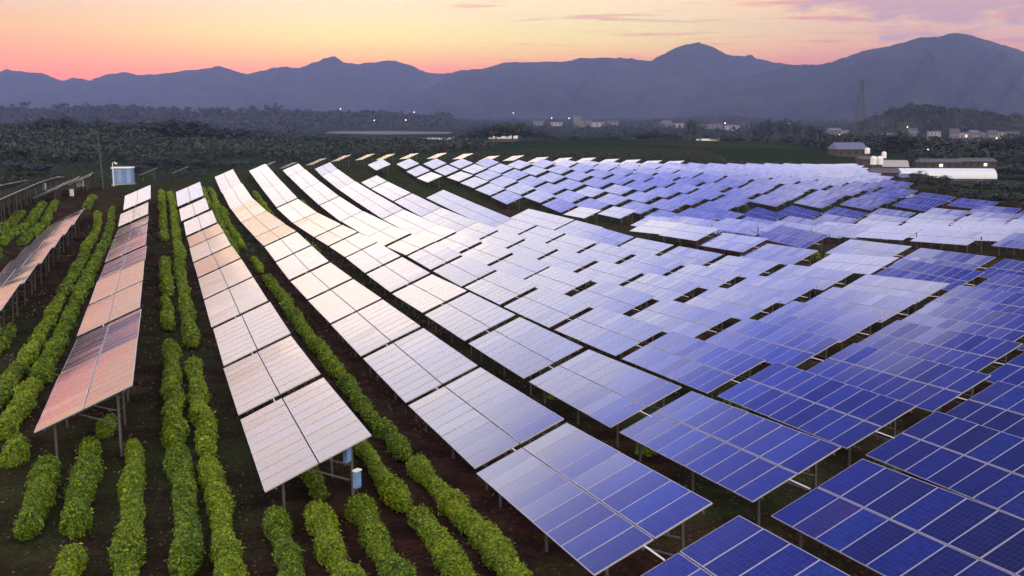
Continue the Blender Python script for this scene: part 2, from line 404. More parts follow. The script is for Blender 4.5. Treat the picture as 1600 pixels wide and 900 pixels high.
('far',115,95.42,235.44,-12.985,0.0413,9,280,22),
('far',119,124.06,234.33,-14.630,0.0083,9,278,23),
('far',126,174.18,236.62,-15.743,-0.0201,9,277,26),
('far',118,116.90,233.83,-14.346,0.0125,9,277,22),
('far',120,131.22,236.42,-14.848,0.0065,9,275,23),
('near',1,-9.87,121.90,-11.667,-0.0164,9,275,-1),
('far',127,181.34,237.89,-15.731,-0.0266,9,272,26),
('far',121,138.38,238.42,-15.067,0.0027,9,271,24),
('far',122,145.54,239.58,-15.295,-0.0028,9,268,24),
('far',123,152.70,241.79,-15.510,-0.0069,9,263,24),
('far',124,159.86,243.50,-15.689,-0.0098,9,260,25),
('far',116,102.58,238.44,-13.405,0.0192,9,256,20),
('far',125,167.02,245.37,-15.836,-0.0134,9,256,25),
('far',120,131.22,246.94,-14.755,0.0111,9,251,23),
('far',126,174.18,246.38,-15.950,-0.0220,9,251,25),
('far',119,124.06,245.18,-14.527,0.0113,9,250,22),
('far',117,109.74,240.94,-13.846,0.0125,9,250,21),
('far',121,138.38,248.67,-15.028,0.0047,9,246,23),
('far',122,145.54,250.12,-15.295,0.0031,9,246,24),
('far',124,159.86,253.39,-15.724,0.0032,9,245,25),
('far',118,116.90,243.94,-14.242,0.0085,9,245,21),
('far',123,152.70,251.93,-15.534,0.0027,9,245,24),
('far',125,167.02,254.90,-15.897,0.0008,9,244,26),
('far',127,181.34,247.67,-16.041,-0.0366,9,240,24),
('far',126,174.18,256.12,-16.093,-0.0070,9,238,25),
('far',127,181.34,257.44,-16.340,-0.0238,9,227,25),
('far',128,188.50,249.67,-16.101,-0.0562,9,225,23),
('far',128,188.50,259.00,-16.570,-0.0440,9,214,23),
('far',129,195.66,260.50,-16.639,-0.0615,9,202,22),
('crest',121,138.38,260.72,-14.919,-0.0628,9,167,16),
('crest',120,131.22,260.47,-14.705,-0.0628,9,162,15),
('crest',119,124.06,259.18,-14.270,-0.0628,9,157,14),
('crest',118,116.90,257.94,-13.932,-0.0628,9,153,13),
('crest',117,109.74,257.18,-13.447,-0.0628,9,146,13),
('crest',116,102.58,256.50,-13.312,-0.0628,9,140,12),
('crest',115,95.42,255.43,-12.993,-0.0628,9,134,11),
('west',1,-13.91,147.00,-10.406,-0.0000,9,132,-1),
('west',0,-16.70,182.83,-11.437,-0.0697,9,128,-8),
('crest',114,88.26,254.59,-12.424,-0.0628,9,125,10),
('crest',113,81.10,253.38,-12.370,-0.0628,9,119,9),
('west',1,-12.67,158.00,-10.183,-0.0000,9,112,-1),
('crest',112,73.94,252.90,-11.670,-0.0628,9,108,7),
('west',1,-11.41,169.00,-10.254,-0.0000,9,102,-0),
('west',-1,-23.50,171.79,-11.652,-0.0406,9,102,-7),
('crest',111,66.78,251.92,-11.408,-0.0628,9,99,6),
('crest',110,59.63,252.21,-11.386,-0.0628,9,88,5),
('west',-1,-23.50,181.89,-12.062,-0.0406,9,85,-7),
('crest',109,52.47,246.91,-11.237,-0.0628,9,83,4),
('crest',108,45.29,236.12,-10.714,-0.0628,9,81,4),
('crest',107,38.14,226.52,-10.459,-0.0628,9,77,3),
('west',0,-16.70,102.03,-9.231,-0.0130,9,76,-4),
('crest',106,30.98,215.31,-10.609,-0.0628,9,76,2),
('west',-1,-23.50,191.99,-12.472,-0.0406,9,72,-6),
('west',0,-16.70,172.73,-10.869,-0.0400,9,57,-5),
('west',-1,-23.50,161.69,-11.325,-0.0224,9,53,-5),
('crest',105,28.44,242.60,-12.642,-0.0628,9,50,1),
('west',0,-16.70,162.63,-10.498,-0.0339,9,46,-5),
('crest',104,21.99,226.60,-11.663,-0.0628,9,45,-0),
('west',-1,-23.50,151.59,-11.137,-0.0156,9,34,-5),
('west',0,-16.70,112.13,-9.377,-0.0160,9,34,-4),
('west',0,-16.70,152.53,-10.180,-0.0286,9,34,-5),
('crest',102,-1.95,204.60,-11.386,-0.0628,9,23,-4),
('west',0,-16.70,122.23,-9.556,-0.0192,9,6,-4),
('west',0,-16.70,132.33,-9.749,-0.0192,9,5,-4),
('west',0,-16.70,142.43,-9.943,-0.0192,9,4,-4),
('crest',103,3.98,219.60,-12.003,-0.0628,9,0,-3),
]
CTRL=[(-2.7,126.9,-12.46),(-2.7,133.4,-11.58),(-3.0,116.5,-13.33),(-3.0,123.0,-12.78),(-2.9,106.2,-13.21),(-2.9,112.7,-13.39),(-2.9,95.7,-12.96),(-2.9,102.3,-13.14),(-2.9,85.6,-12.75),(-2.9,91.9,-12.87),(-2.8,75.5,-12.56),(-2.8,81.9,-12.72),(-2.9,65.7,-12.46),(-2.9,72.0,-12.51),(-2.9,56.0,-12.35),(-2.9,62.3,-12.43),(-2.8,46.1,-11.91),(-2.8,52.4,-12.24),(-2.8,36.6,-11.44),(-2.8,42.5,-11.67),(3.4,131.0,-12.58),(3.4,137.5,-11.60),(3.5,120.3,-13.25),(3.5,127.0,-12.88),(3.7,109.2,-13.64),(3.7,116.2,-13.35),(3.8,98.6,-13.50),(3.8,105.1,-13.66),(3.7,88.2,-13.41),(3.7,94.7,-13.42),(3.7,77.8,-13.11),(3.7,84.4,-13.32),(3.7,67.8,-12.91),(3.7,74.0,-13.01),(3.7,58.0,-12.76),(3.7,64.3,-12.85),(3.8,48.4,-12.62),(3.8,54.6,-12.73),(3.8,39.0,-12.27),(3.8,45.2,-12.58),(3.8,29.2,-11.70),(3.8,35.6,-12.12),(10.4,166.2,-13.44),(10.4,178.3,-12.58),(10.5,148.5,-14.33),(10.5,160.1,-13.75),(10.5,129.6,-14.48),(10.5,142.3,-14.46),(10.6,111.7,-14.20),(10.6,123.4,-14.43),(10.5,99.7,-13.86),(10.5,106.7,-14.09),(10.5,89.7,-13.85),(10.5,96.0,-13.80),(10.5,79.6,-13.89),(10.5,86.0,-13.86),(10.5,69.7,-13.70),(10.5,75.9,-13.86),(10.5,59.8,-13.39),(10.5,66.1,-13.60),(10.4,50.2,-13.11),(10.4,56.3,-13.29),(10.4,40.6,-12.84),(10.4,46.7,-13.03),(10.5,31.0,-12.37),(10.5,37.1,-12.70),(10.4,21.3,-11.63),(10.4,27.6,-12.15),(10.5,11.2,-10.85),(10.5,17.6,-11.37),(17.5,190.2,-12.87),(17.5,197.5,-12.44),(17.4,173.6,-13.87),(17.4,185.2,-13.12),(17.4,154.6,-14.93),(17.4,167.3,-14.21),(17.4,135.5,-15.37),(17.4,148.0,-15.21),(17.4,116.6,-15.08),(17.4,129.1,-15.34),(17.4,104.9,-14.77),(17.4,111.5,-14.96),(17.4,94.8,-14.54),(17.4,101.2,-14.67),(17.3,84.9,-14.51),(17.3,91.2,-14.50),(17.3,74.9,-14.48),(17.3,81.3,-14.51),(17.3,65.1,-14.23),(17.3,71.5,-14.44),(17.3,55.4,-13.98),(17.3,61.7,-14.15),(17.3,45.5,-13.69),(17.3,51.8,-13.90),(17.3,35.7,-13.17),(17.3,41.9,-13.53),(17.4,25.8,-12.48),(17.4,32.1,-12.95),(17.2,15.5,-11.74),(17.2,21.9,-12.23),(24.4,195.9,-13.25),(24.4,202.2,-12.81),(24.4,178.7,-14.29),(24.4,191.0,-13.53),(24.4,159.8,-15.28),(24.4,172.4,-14.63),(24.4,140.8,-15.90),(24.4,153.4,-15.53),(24.5,122.6,-15.96),(24.5,134.5,-15.98),(24.5,111.3,-15.87),(24.5,117.7,-15.95),(24.6,101.2,-15.59),(24.6,107.6,-15.80),(24.6,91.2,-15.55),(24.6,97.6,-15.54),(24.6,81.2,-15.50),(24.6,87.5,-15.54),(24.7,71.2,-15.24),(24.7,77.6,-15.40),(24.7,61.1,-14.92),(24.7,67.5,-15.13),(24.6,50.9,-14.46),(24.6,57.4,-14.75),(24.6,41.0,-13.91),(24.6,47.3,-14.26),(24.7,31.1,-13.34),(24.7,37.3,-13.67),(24.8,21.0,-12.83),(24.8,27.4,-13.16),(31.1,199.8,-13.45),(31.1,205.2,-12.91),(31.2,182.6,-14.63),(31.2,195.0,-13.83),(31.2,164.1,-15.50),(31.2,176.3,-14.95),(31.2,145.5,-16.23),(31.2,157.8,-15.75),(31.2,127.1,-16.52),(31.2,139.2,-16.42),(31.1,115.8,-16.42),(31.1,122.2,-16.51),(31.1,105.7,-16.30),(31.1,112.1,-16.39),(31.2,95.5,-16.14),(31.2,101.9,-16.26),(31.2,85.3,-16.04),(31.2,91.7,-16.10),(31.0,75.4,-15.75),(31.0,81.8,-15.97),(31.3,65.0,-15.43),(31.3,71.5,-15.66),(31.4,54.8,-14.91),(31.4,61.2,-15.30),(31.6,44.7,-14.30),(31.6,51.0,-14.71),(31.7,34.6,-13.69),(31.7,41.0,-14.09),(38.3,188.2,-15.28),(38.3,194.6,-14.94),(38.3,170.1,-15.97),(38.3,183.1,-15.48),(38.2,150.8,-16.70),(38.2,163.5,-16.20),(38.2,132.3,-17.01),(38.2,144.4,-16.85),(38.1,121.0,-16.99),(38.1,127.4,-17.04),(38.1,110.9,-16.84),(38.1,117.3,-16.95),(38.1,100.7,-16.74),(38.1,107.1,-16.81),(38.1,90.6,-16.58),(38.1,97.0,-16.70),(38.1,80.4,-16.26),(38.1,86.8,-16.50),(38.0,70.3,-15.81),(38.0,76.7,-16.14),(38.3,59.8,-15.16),(38.3,66.2,-15.63),(38.4,49.7,-14.51),(38.4,56.0,-14.96),(38.4,39.5,-13.87),(38.4,45.9,-14.30),(44.9,155.3,-16.63),(44.9,168.0,-16.11),(44.8,137.1,-17.25),(44.8,149.1,-16.83),(44.7,125.8,-17.26),(44.7,132.2,-17.32),(44.7,115.7,-17.16),(44.7,122.1,-17.24),(44.6,105.6,-16.97),(44.6,112.0,-17.11),(44.6,95.4,-16.74),(44.6,101.8,-16.91),(44.7,85.2,-16.48),(44.7,91.6,-16.67),(44.6,75.0,-15.99),(44.6,81.4,-16.36),(44.8,64.6,-15.33),(44.8,71.1,-15.81),(44.9,54.2,-14.66),(44.9,60.6,-15.13),(45.0,44.0,-13.97),(45.0,50.4,-14.42),(52.0,131.3,-17.21),(52.0,144.2,-17.33),(51.8,120.0,-17.18),(51.8,126.4,-17.18),(51.4,110.3,-17.24),(51.4,116.6,-17.19),(51.4,100.2,-17.01),(51.4,106.6,-17.20),(51.5,89.9,-16.68),(51.5,96.4,-16.92),(51.5,79.8,-16.14),(51.5,86.2,-16.54),(51.6,69.5,-15.48),(51.6,75.9,-15.95),(51.7,59.0,-14.76),(51.7,65.5,-15.27),(58.8,111.4,-16.06),(58.8,117.8,-16.46),(58.3,102.2,-15.70),(58.3,108.5,-15.92),(58.2,92.3,-15.90),(58.2,98.7,-15.71),(57.7,83.1,-15.78),(57.7,89.3,-15.92),(58.2,72.2,-14.99),(58.2,78.7,-15.59),(58.1,62.5,-14.70),(58.1,68.8,-14.85),(65.8,79.7,-15.22),(65.8,86.1,-15.51),(65.9,69.5,-14.88),(65.9,75.8,-15.12),(65.9,59.3,-14.55),(65.9,65.7,-14.78),(44.0,210.9,-13.49),(44.0,217.0,-12.68),(52.9,222.2,-14.03),(52.9,228.2,-13.22),(52.8,212.0,-14.95),(52.8,218.7,-14.36),(52.7,201.7,-15.53),(52.7,208.2,-15.17),(60.0,225.1,-14.16),(60.0,231.7,-13.53),(59.9,214.4,-15.05),(59.9,221.3,-14.46),(59.8,203.6,-15.65),(59.8,210.5,-15.29),(59.8,193.2,-16.22),(59.8,199.7,-15.81),(59.7,182.4,-16.87),(59.7,189.3,-16.41),(59.6,172.5,-17.59),(59.6,178.7,-17.08),(66.9,227.2,-14.29),(66.9,233.5,-13.75),(66.9,216.4,-14.98),(66.9,223.5,-14.50),(66.8,206.2,-15.75),(66.8,212.6,-15.20),(66.8,196.0,-16.46),(66.8,202.5,-15.97),(66.8,185.3,-17.14),(66.8,192.2,-16.66),(66.8,174.6,-17.78),(66.8,181.4,-17.34),(66.7,164.0,-18.56),(66.7,170.8,-18.01),(66.7,154.0,-18.63),(66.7,160.3,-18.66),(74.0,229.6,-14.38),(74.0,235.7,-13.78),(74.0,219.1,-15.13),(74.0,225.9,-14.61),(73.9,208.7,-15.97),(73.9,215.3,-15.37),(73.9,198.2,-16.76),(73.9,204.9,-16.22),(73.8,187.4,-17.50),(73.8,194.3,-16.99),(73.8,176.5,-18.17),(73.8,183.5,-17.71),(73.7,165.7,-18.82),(73.7,172.6,-18.37),(73.6,154.9,-19.01),(73.6,161.8,-18.92),(83.4,98.2,-16.23),(83.4,104.6,-16.70),(83.5,88.2,-15.57),(83.5,94.5,-16.01),(85.9,139.3,-19.92),(85.9,145.7,-20.43),(86.2,128.7,-19.32),(86.2,135.2,-19.72),(-9.9,121.9,-13.42),(-9.9,112.0,-13.25),(-9.9,102.1,-13.08),(-9.9,92.2,-12.93),(-9.9,82.3,-12.82),(-9.9,72.4,-12.65),(-9.9,62.5,-12.52),(195.7,266.4,-18.75),(174.2,261.9,-17.86),(152.7,257.4,-17.27),(131.2,252.1,-16.43),(116.9,249.3,-15.96),(88.3,240.3,-14.00),(123.5,150.0,-19.56),(139.0,135.0,-18.24),(109.5,157.0,-19.29),(94.4,165.0,-19.06),(31.0,215.3,-12.36),(38.1,226.5,-12.21),(45.3,236.1,-12.46),(52.5,246.9,-12.99),(59.6,252.2,-13.14),(66.8,251.9,-13.16),(73.9,252.9,-13.42),(81.1,253.4,-14.12),(88.3,254.6,-14.17),(95.4,255.4,-14.74),(102.6,256.5,-15.06),(109.7,257.2,-15.20),(116.9,257.9,-15.68),(124.1,259.2,-16.02),(131.2,260.5,-16.45),(138.4,260.7,-16.67),(-1.9,204.6,-13.14),(4.0,219.6,-13.75),(22.0,226.6,-13.41),(28.5,242.6,-14.39),(-16.7,102.0,-10.98),(-16.7,112.1,-11.13),(-16.7,122.2,-11.31),(-16.7,132.3,-11.50),(-16.7,142.4,-11.69),(-16.7,152.5,-11.93),(-16.7,162.6,-12.25),(-16.7,172.7,-12.62),(-16.7,182.8,-13.19),(-23.5,151.6,-12.89),(-23.5,161.7,-13.08),(-23.5,171.8,-13.40),(-23.5,181.9,-13.81),(-23.5,192.0,-14.22),(-13.9,147.0,-12.16),(-12.6,158.0,-11.93),(-11.4,169.0,-12.00),(117.5,308.5,-13.77),(151.2,307.5,-14.19),(202.6,310.9,-14.35),(192.7,462.4,-14.68),(276.8,486.3,-15.47),(266.4,384.1,-15.43),(189.8,209.5,-17.33),(236.3,309.8,-16.13),(169.6,205.9,-17.29),(208.1,245.5,-16.62),(146.9,176.7,-17.03),(150.4,149.1,-17.68),(185.3,189.9,-17.80),(115.0,415.2,-17.41),(-22.9,283.0,-14.41),(9.2,314.2,-15.31),(-41.1,522.0,-9.94),(9.8,504.5,-10.24),(57.6,487.9,-16.76),(100.0,473.3,-19.14),(-69.5,531.8,-11.72),(-105.0,512.4,-12.10),(32.2,496.7,-13.50),(-49.8,271.1,-15.24),(205.0,172.5,-18.21),(157.0,125.6,-17.75),(305.9,338.7,-17.53),(348.1,324.1,-17.53),(-15.0,60.0,-13.20),(-25.0,60.0,-14.00),(-40.0,140.0,-14.00),(-5.0,20.0,-11.60),(5.0,12.0,-10.60),(-20.0,20.0,-12.50),(60.0,20.0,-12.50),(60.0,40.0,-13.40),(100.0,60.0,-14.30),(110.0,90.0,-16.00),(25.0,0.0,-10.50),(0.0,-20.0,-11.00),(60.0,-20.0,-11.50),(150.0,90.0,-17.00)]
# ---------------------------------------------------------------- helpers
def tag(o,label=None,cat=None,group=None,kind=None):
    if label: o['label']=label
    if cat: o['category']=cat
    if group: o['group']=group
    if kind: o['kind']=kind
    return o
def empty(name,loc=(0,0,0),rot=(0,0,0)):
    o=bpy.data.objects.new(name,None); COL.objects.link(o); o.location=loc; o.rotation_euler=rot; o.empty_display_size=.3
    return o
def link_mesh(name,me,parent=None):
    o=bpy.data.objects.new(name,me); COL.objects.link(o)
    if parent is not None: o.parent=parent
    return o
class MB:
    """collects shapes and makes one mesh of them"""
    def __init__(s): s.v=[]; s.f=[]; s.m=[]
    def add(s,vs,fs,mi=0):
        b=len(s.v); s.v+= [tuple(map(float,p)) for p in vs]; s.f+=[tuple(i+b for i in f) for f in fs]; s.m+=[mi]*len(fs)
    def box(s,c,d,rot=None,mi=0):
        x,y,z=d[0]/2,d[1]/2,d[2]/2
        P=[Vector(p) for p in((-x,-y,-z),(x,-y,-z),(x,y,-z),(-x,y,-z),(-x,-y,z),(x,-y,z),(x,y,z),(-x,y,z))]
        if rot is not None: P=[rot@p for p in P]
        P=[p+Vector(c) for p in P]
        s.add(P,[(0,3,2,1),(4,5,6,7),(0,1,5,4),(1,2,6,5),(2,3,7,6),(3,0,4,7)],mi)
    def bar(s,a,b,w,h=None,mi=0):
        a=Vector(a);b=Vector(b);d=b-a
        q=d.to_track_quat('Z','Y').to_matrix()
        s.box((a+b)/2,(w,h or w,d.length),q,mi)
    def cyl(s,a,b,r0,r1=None,n=8,mi=0,caps=True):
        a=Vector(a);b=Vector(b);r1=r0 if r1 is None else r1
        q=(b-a).to_track_quat('Z','Y').to_matrix()
        ring=[Vector((math.cos(i*2*math.pi/n),math.sin(i*2*math.pi/n),0)) for i in range(n)]
        vs=[a+q@(p*r0) for p in ring]+[b+q@(p*r1) for p in ring]
        fs=[(i,(i+1)%n,n+(i+1)%n,n+i) for i in range(n)]
        if caps: fs+=[tuple(range(n-1,-1,-1)),tuple(range(n,2*n))]
        s.add(vs,fs,mi)
    def mesh(s,name,mats,smooth=False):
        me=bpy.data.meshes.new(name); me.from_pydata(s.v,[],s.f)
        for m in (mats if isinstance(mats,(list,tuple)) else [mats]): me.materials.append(m)
        me.polygons.foreach_set('material_index',s.m)
        if smooth: me.polygons.foreach_set('use_smooth',[True]*len(s.f))
        me.update(); return me
    def build(s,name,mats,parent=None,smooth=False): return link_mesh(name,s.mesh(name,mats,smooth),parent)
def np_mesh(name,V,F,mat,smooth=False):
    me=bpy.data.meshes.new(name); V=np.asarray(V,np.float32); F=np.asarray(F,np.int32); k=F.shape[1]
    me.vertices.add(len(V)); me.vertices.foreach_set('co',V.ravel())
    me.loops.add(F.size); me.loops.foreach_set('vertex_index',F.ravel())
    me.polygons.add(len(F)); me.polygons.foreach_set('loop_start',np.arange(0,F.size,k,dtype=np.int32))
    try: me.polygons.foreach_set('loop_total',np.full(len(F),k,np.int32))
    except Exception: pass
    if smooth: me.polygons.foreach_set('use_smooth',np.ones(len(F),bool))
    me.materials.append(mat); me.update(calc_edges=True); return me
# ---------------------------------------------------------------- materials
class NT:
    def __init__(s,name):
        s.m=bpy.data.materials.new(name); s.m.use_nodes=True; s.t=s.m.node_tree; s.t.nodes.clear()
        s.out=s.n('ShaderNodeOutputMaterial')
    def n(s,t,**k):
        n=s.t.nodes.new(t)
        for a,b in k.items(): setattr(n,a,b)
        return n
    def l(s,a,b): s.t.links.new(a,b)
    def set(s,n,key,v):
        if isinstance(v,(int,float)): n.inputs[key].default_value=v
        elif isinstance(v,tuple): n.inputs[key].default_value=v if len(v)!=3 or n.inputs[key].type=='VECTOR' else (*v,1)
        else: s.l(v,n.inputs[key])
    def math(s,op,a,b=None,c=None):
        n=s.n('ShaderNodeMath',operation=op)
        for i,v in enumerate((a,b,c)):
            if v is not None: s.set(n,i,v)
        return n.outputs[0]
    def noise(s,vec,scale,detail=4,rough=.55,dist=0):
        n=s.n('ShaderNodeTexNoise'); n.inputs['Scale'].default_value=scale; n.inputs['Detail'].default_value=detail; n.inputs['Roughness'].default_value=rough; n.inputs['Distortion'].default_value=dist
        if vec is not None: s.l(vec,n.inputs[0])
        return n.outputs[0]
    def ramp(s,f,st):
        n=s.n('ShaderNodeValToRGB'); cr=n.color_ramp
        while len(cr.elements)<len(st): cr.elements.new(.5)
        for e,(p,c) in zip(cr.elements,st): e.position=p; e.color=(*c,1) if len(c)==3 else c
        s.l(f,n.inputs[0]); return n.outputs[0]
    def maprange(s,f,a,b,c=0,d=1):
        n=s.n('ShaderNodeMapRange'); s.l(f,n.inputs[0])
        for i,v in zip((1,2,3,4),(a,b,c,d)): n.inputs[i].default_value=v
        return n.outputs[0]
    def mix(s,f,a,b,mode='MIX'):
        n=s.n('ShaderNodeMix',data_type='RGBA',blend_type=mode); s.set(n,0,f); s.set(n,6,a); s.set(n,7,b); return n.outputs[2]
    def bsdf(s,**k):
        n=s.n('ShaderNodeBsdfPrincipled')
        for a,b in k.items(): s.set(n,a.replace('_',' '),b)
        return n
    def bump(s,h,strength,dist=.05):
        n=s.n('ShaderNodeBump'); n.inputs['Strength'].default_value=strength; n.inputs['Distance'].default_value=dist; s.l(h,n.inputs['Height']); return n.outputs[0]
    def done(s,sh): s.l(sh,s.out.inputs[0]); return s.m
def simple(name,c,rough=.6,metal=0,var=.15,scale=3.0,**k):
    t=NT(name); tc=t.n('ShaderNodeTexCoord'); nz=t.noise(tc.outputs['Object'],scale,4)
    col=t.mix(t.maprange(nz,.3,.7),tuple(x*(1-var) for x in c),tuple(min(1,x*(1+var)) for x in c))
    b=t.bsdf(Base_Color=col,Roughness=rough,Metallic=metal,**k); return t.done(b.outputs[0])
def glass_mat():
    t=NT('solar glass'); uv=t.n('ShaderNodeUVMap'); oi=t.n('ShaderNodeObjectInfo'); ge=t.n('ShaderNodeNewGeometry')
    rnd=t.math('FRACT',t.math('ADD',oi.outputs['Random'],ge.outputs['Random Per Island']))
    rnd2=t.math('FRACT',t.math('MULTIPLY',rnd,17.31)); 
    sp=t.n('ShaderNodeSeparateXYZ'); t.l(uv.outputs[0],sp.inputs[0])
    off=t.n('ShaderNodeCombineXYZ'); t.l(t.math('MULTIPLY',rnd,91.0),off.inputs[0]); t.l(t.math('MULTIPLY',rnd2,57.0),off.inputs[1])
    av=t.n('ShaderNodeVectorMath',operation='ADD'); t.l(uv.outputs[0],av.inputs[0]); t.l(off.outputs[0],av.inputs[1])
    # polycrystalline cells: 10 x 6 cells, each a slightly different blue, flecked
    cx=t.math('FLOOR',t.math('MULTIPLY',sp.outputs[0],10.0)); cy=t.math('FLOOR',t.math('MULTIPLY',sp.outputs[1],6.0))
    cc=t.n('ShaderNodeCombineXYZ'); t.l(cx,cc.inputs[0]); t.l(cy,cc.inputs[1]); t.l(rnd,cc.inputs[2])
    wn=t.n('ShaderNodeTexWhiteNoise',noise_dimensions='3D'); t.l(cc.outputs[0],wn.inputs[0])
    vo=t.n('ShaderNodeTexVoronoi'); vo.inputs['Scale'].default_value=38; t.l(av.outputs[0],vo.inputs[0])
    fle=t.n('ShaderNodeSeparateColor'); t.l(vo.outputs['Color'],fle.inputs[0])
    base=t.ramp(rnd2,[(0,(.005,.006,.020)),(.18,(.006,.008,.045)),(.45,(.007,.011,.075)),(.75,(.008,.017,.115)),(.92,(.011,.032,.155)),(1,(.026,.014,.036))])
    val=t.math('ADD',t.math('MULTIPLY',wn.outputs[0],.5),t.math('MULTIPLY',fle.outputs[0],.6))
    val=t.math('ADD',val,.45)
    vm=t.n('ShaderNodeVectorMath',operation='SCALE'); t.l(base,vm.inputs[0]); t.l(val,vm.inputs['Scale'])
    gx=t.math('FRACT',t.math('MULTIPLY',sp.outputs[0],10.0)); gy=t.math('FRACT',t.math('MULTIPLY',sp.outputs[1],6.0))
    line=t.math('MAXIMUM',t.math('LESS_THAN',gx,.035),t.math('LESS_THAN',gy,.035))
    bus=t.math('MULTIPLY',t.math('LESS_THAN',t.math('ABSOLUTE',t.math('SUBTRACT',t.math('FRACT',t.math('MULTIPLY',gy,3.0)),.5)),.04),.5)
    col=t.mix(t.math('MAXIMUM',t.math('MULTIPLY',line,.8),bus),vm.outputs[0],(.06,.075,.20))
    dust=t.noise(av.outputs[0],3.2,5,.6)
    col=t.mix(t.maprange(dust,.45,.8,0,.03),col,(.16,.14,.14))
    b=t.bsdf(Base_Color=col,Roughness=.10,Coat_Weight=1.0,Coat_IOR=1.5,Coat_Roughness=t.maprange(dust,.3,.75,GLASS_ROUGH[0],GLASS_ROUGH[1]))
    b.inputs['IOR'].default_value=GLASS_IOR
    return t.done(b.outputs[0])
M={}
M['glass']=glass_mat()
M['alu']=simple('aluminium frame',(.46,.46,.50),.34,.3,.05)
M['back']=simple('white back sheet',(.32,.31,.32),.6)
M['steel']=simple('galvanised steel',(.085,.082,.082),.55,.3)
M['conduit_white']=simple('white conduit',(.72,.70,.70),.5)  # the cable conduits' own white
M['boxblue']=simple('inverter housing',(.15,.25,.52),.4)
M['boxwhite']=simple('white enamel',(.78,.78,.80),.45,var=.06)
M['darkmetal']=simple('dark metal',(.06,.06,.065),.5,.3)
M['wood']=simple('dark weathered timber',(.055,.042,.036),.8)
M['plaster']=simple('pale plaster',(.55,.53,.54),.8)
M['grey']=simple('grey render',(.30,.30,.32),.85)
M['rooftile']=simple('blue grey roof tile',(.10,.11,.21),.6)
M['roofdark']=simple('dark roof sheet',(.07,.065,.07),.7)
M['film']=simple('white greenhouse film',(.56,.61,.72),.35,var=.05)
M['bark']=simple('bark',(.07,.05,.04),.9)
def leaf_mat(name,a,b,c,tr=.3,rough=.55,lowf=0.0):
    t=NT(name); ge=t.n('ShaderNodeNewGeometry'); oi=t.n('ShaderNodeObjectInfo'); tc=t.n('ShaderNodeTexCoord')
    nz=t.math('ADD',t.math('MULTIPLY',t.noise(tc.outputs['Object'],.9,3),1-lowf),t.math('MULTIPLY',t.noise(tc.outputs['Object'],.07,4,.7),lowf))
    f=t.math('ADD',t.math('MULTIPLY',ge.outputs['Random Per Island'],.62),t.math('MULTIPLY',nz,.45))
    f=t.math('ADD',f,t.math('MULTIPLY',t.math('SUBTRACT',oi.outputs['Random'],.5),.22))
    col=t.ramp(f,[(.15,a),(.5,b),(.9,c)])
    bs=t.bsdf(Base_Color=col,Roughness=rough)
    tl=t.n('ShaderNodeBsdfTranslucent'); t.l(col,tl.inputs[0])
    mx=t.n('ShaderNodeMixShader'); mx.inputs[0].default_value=tr; t.l(bs.outputs[0],mx.inputs[1]); t.l(tl.outputs[0],mx.inputs[2])
    return t.done(mx.outputs[0])
M['tea']=leaf_mat('tea leaves',(.026,.078,.001),(.145,.24,.002),(.36,.43,.006),.4)
M['tree']=leaf_mat('tree leaves',(.008,.015,.007),(.017,.031,.011),(.034,.053,.018),.2)
M['tree_dark']=leaf_mat('dark tree leaves',(.009,.015,.011),(.015,.024,.015),(.027,.038,.021),.2)
M['wood_far']=leaf_mat('woodland leaves',(.005,.010,.006),(.012,.022,.010),(.030,.046,.018),.15,.6,.85)
M['weed']=leaf_mat('weeds',(.03,.045,.012),(.055,.075,.02),(.10,.11,.04),.3)
def ground_mat():
    t=NT('field ground'); ge=t.n('ShaderNodeNewGeometry'); P=ge.outputs['Position']
    sp=t.n('ShaderNodeSeparateXYZ'); t.l(P,sp.inputs[0])
    big=t.noise(P,.06,4,.55,.4); mid=t.noise(P,.55,5,.6); fine=t.noise(P,5.5,5,.65)
    soil=t.ramp(t.math('ADD',t.math('MULTIPLY',mid,.55),t.math('MULTIPLY',fine,.45)),[(.30,(.010,.008,.007)),(.46,(.023,.013,.011)),(.58,(.058,.025,.018)),(.72,(.105,.047,.033))])
    grass=t.ramp(t.math('ADD',t.math('MULTIPLY',mid,.4),t.math('MULTIPLY',fine,.6)),[(.32,(.012,.016,.008)),(.52,(.026,.034,.014)),(.75,(.055,.066,.026))])
    gm=t.maprange(t.math('ADD',t.math('MULTIPLY',mid,.45),t.math('MULTIPLY',big,.7)),.50,.68)
    gm=t.math('MINIMUM',t.math('ADD',gm,t.math('MULTIPLY',t.maprange(sp.outputs[1],150,205),.8)),1.0)
    near=t.mix(gm,soil,grass)
    # beyond the farm: patchwork of dim fields
    vo=t.n('ShaderNodeTexVoronoi'); vo.inputs['Scale'].default_value=.009; t.l(P,vo.inputs[0])
    fc=t.n('ShaderNodeSeparateColor'); t.l(vo.outputs['Color'],fc.inputs[0])
    field=t.ramp(fc.outputs[0],[(0,(.010,.018,.008)),(.4,(.016,.028,.011)),(.75,(.024,.036,.014)),(1,(.03,.03,.018))])
    field=t.mix(t.maprange(fine,.3,.7,0,.5),field,(.018,.026,.012))
    far=t.maprange(sp.outputs[1],262,300)
    col=t.mix(far,near,field)
    h=t.math('ADD',t.math('MULTIPLY',mid,.7),t.math('MULTIPLY',fine,.5))
    b=t.bsdf(Base_Color=col,Roughness=.92,Normal=t.bump(h,.8,.25))
    b.inputs['Specular IOR Level'].default_value=.0
    return t.done(b.outputs[0])
M['ground']=ground_mat()
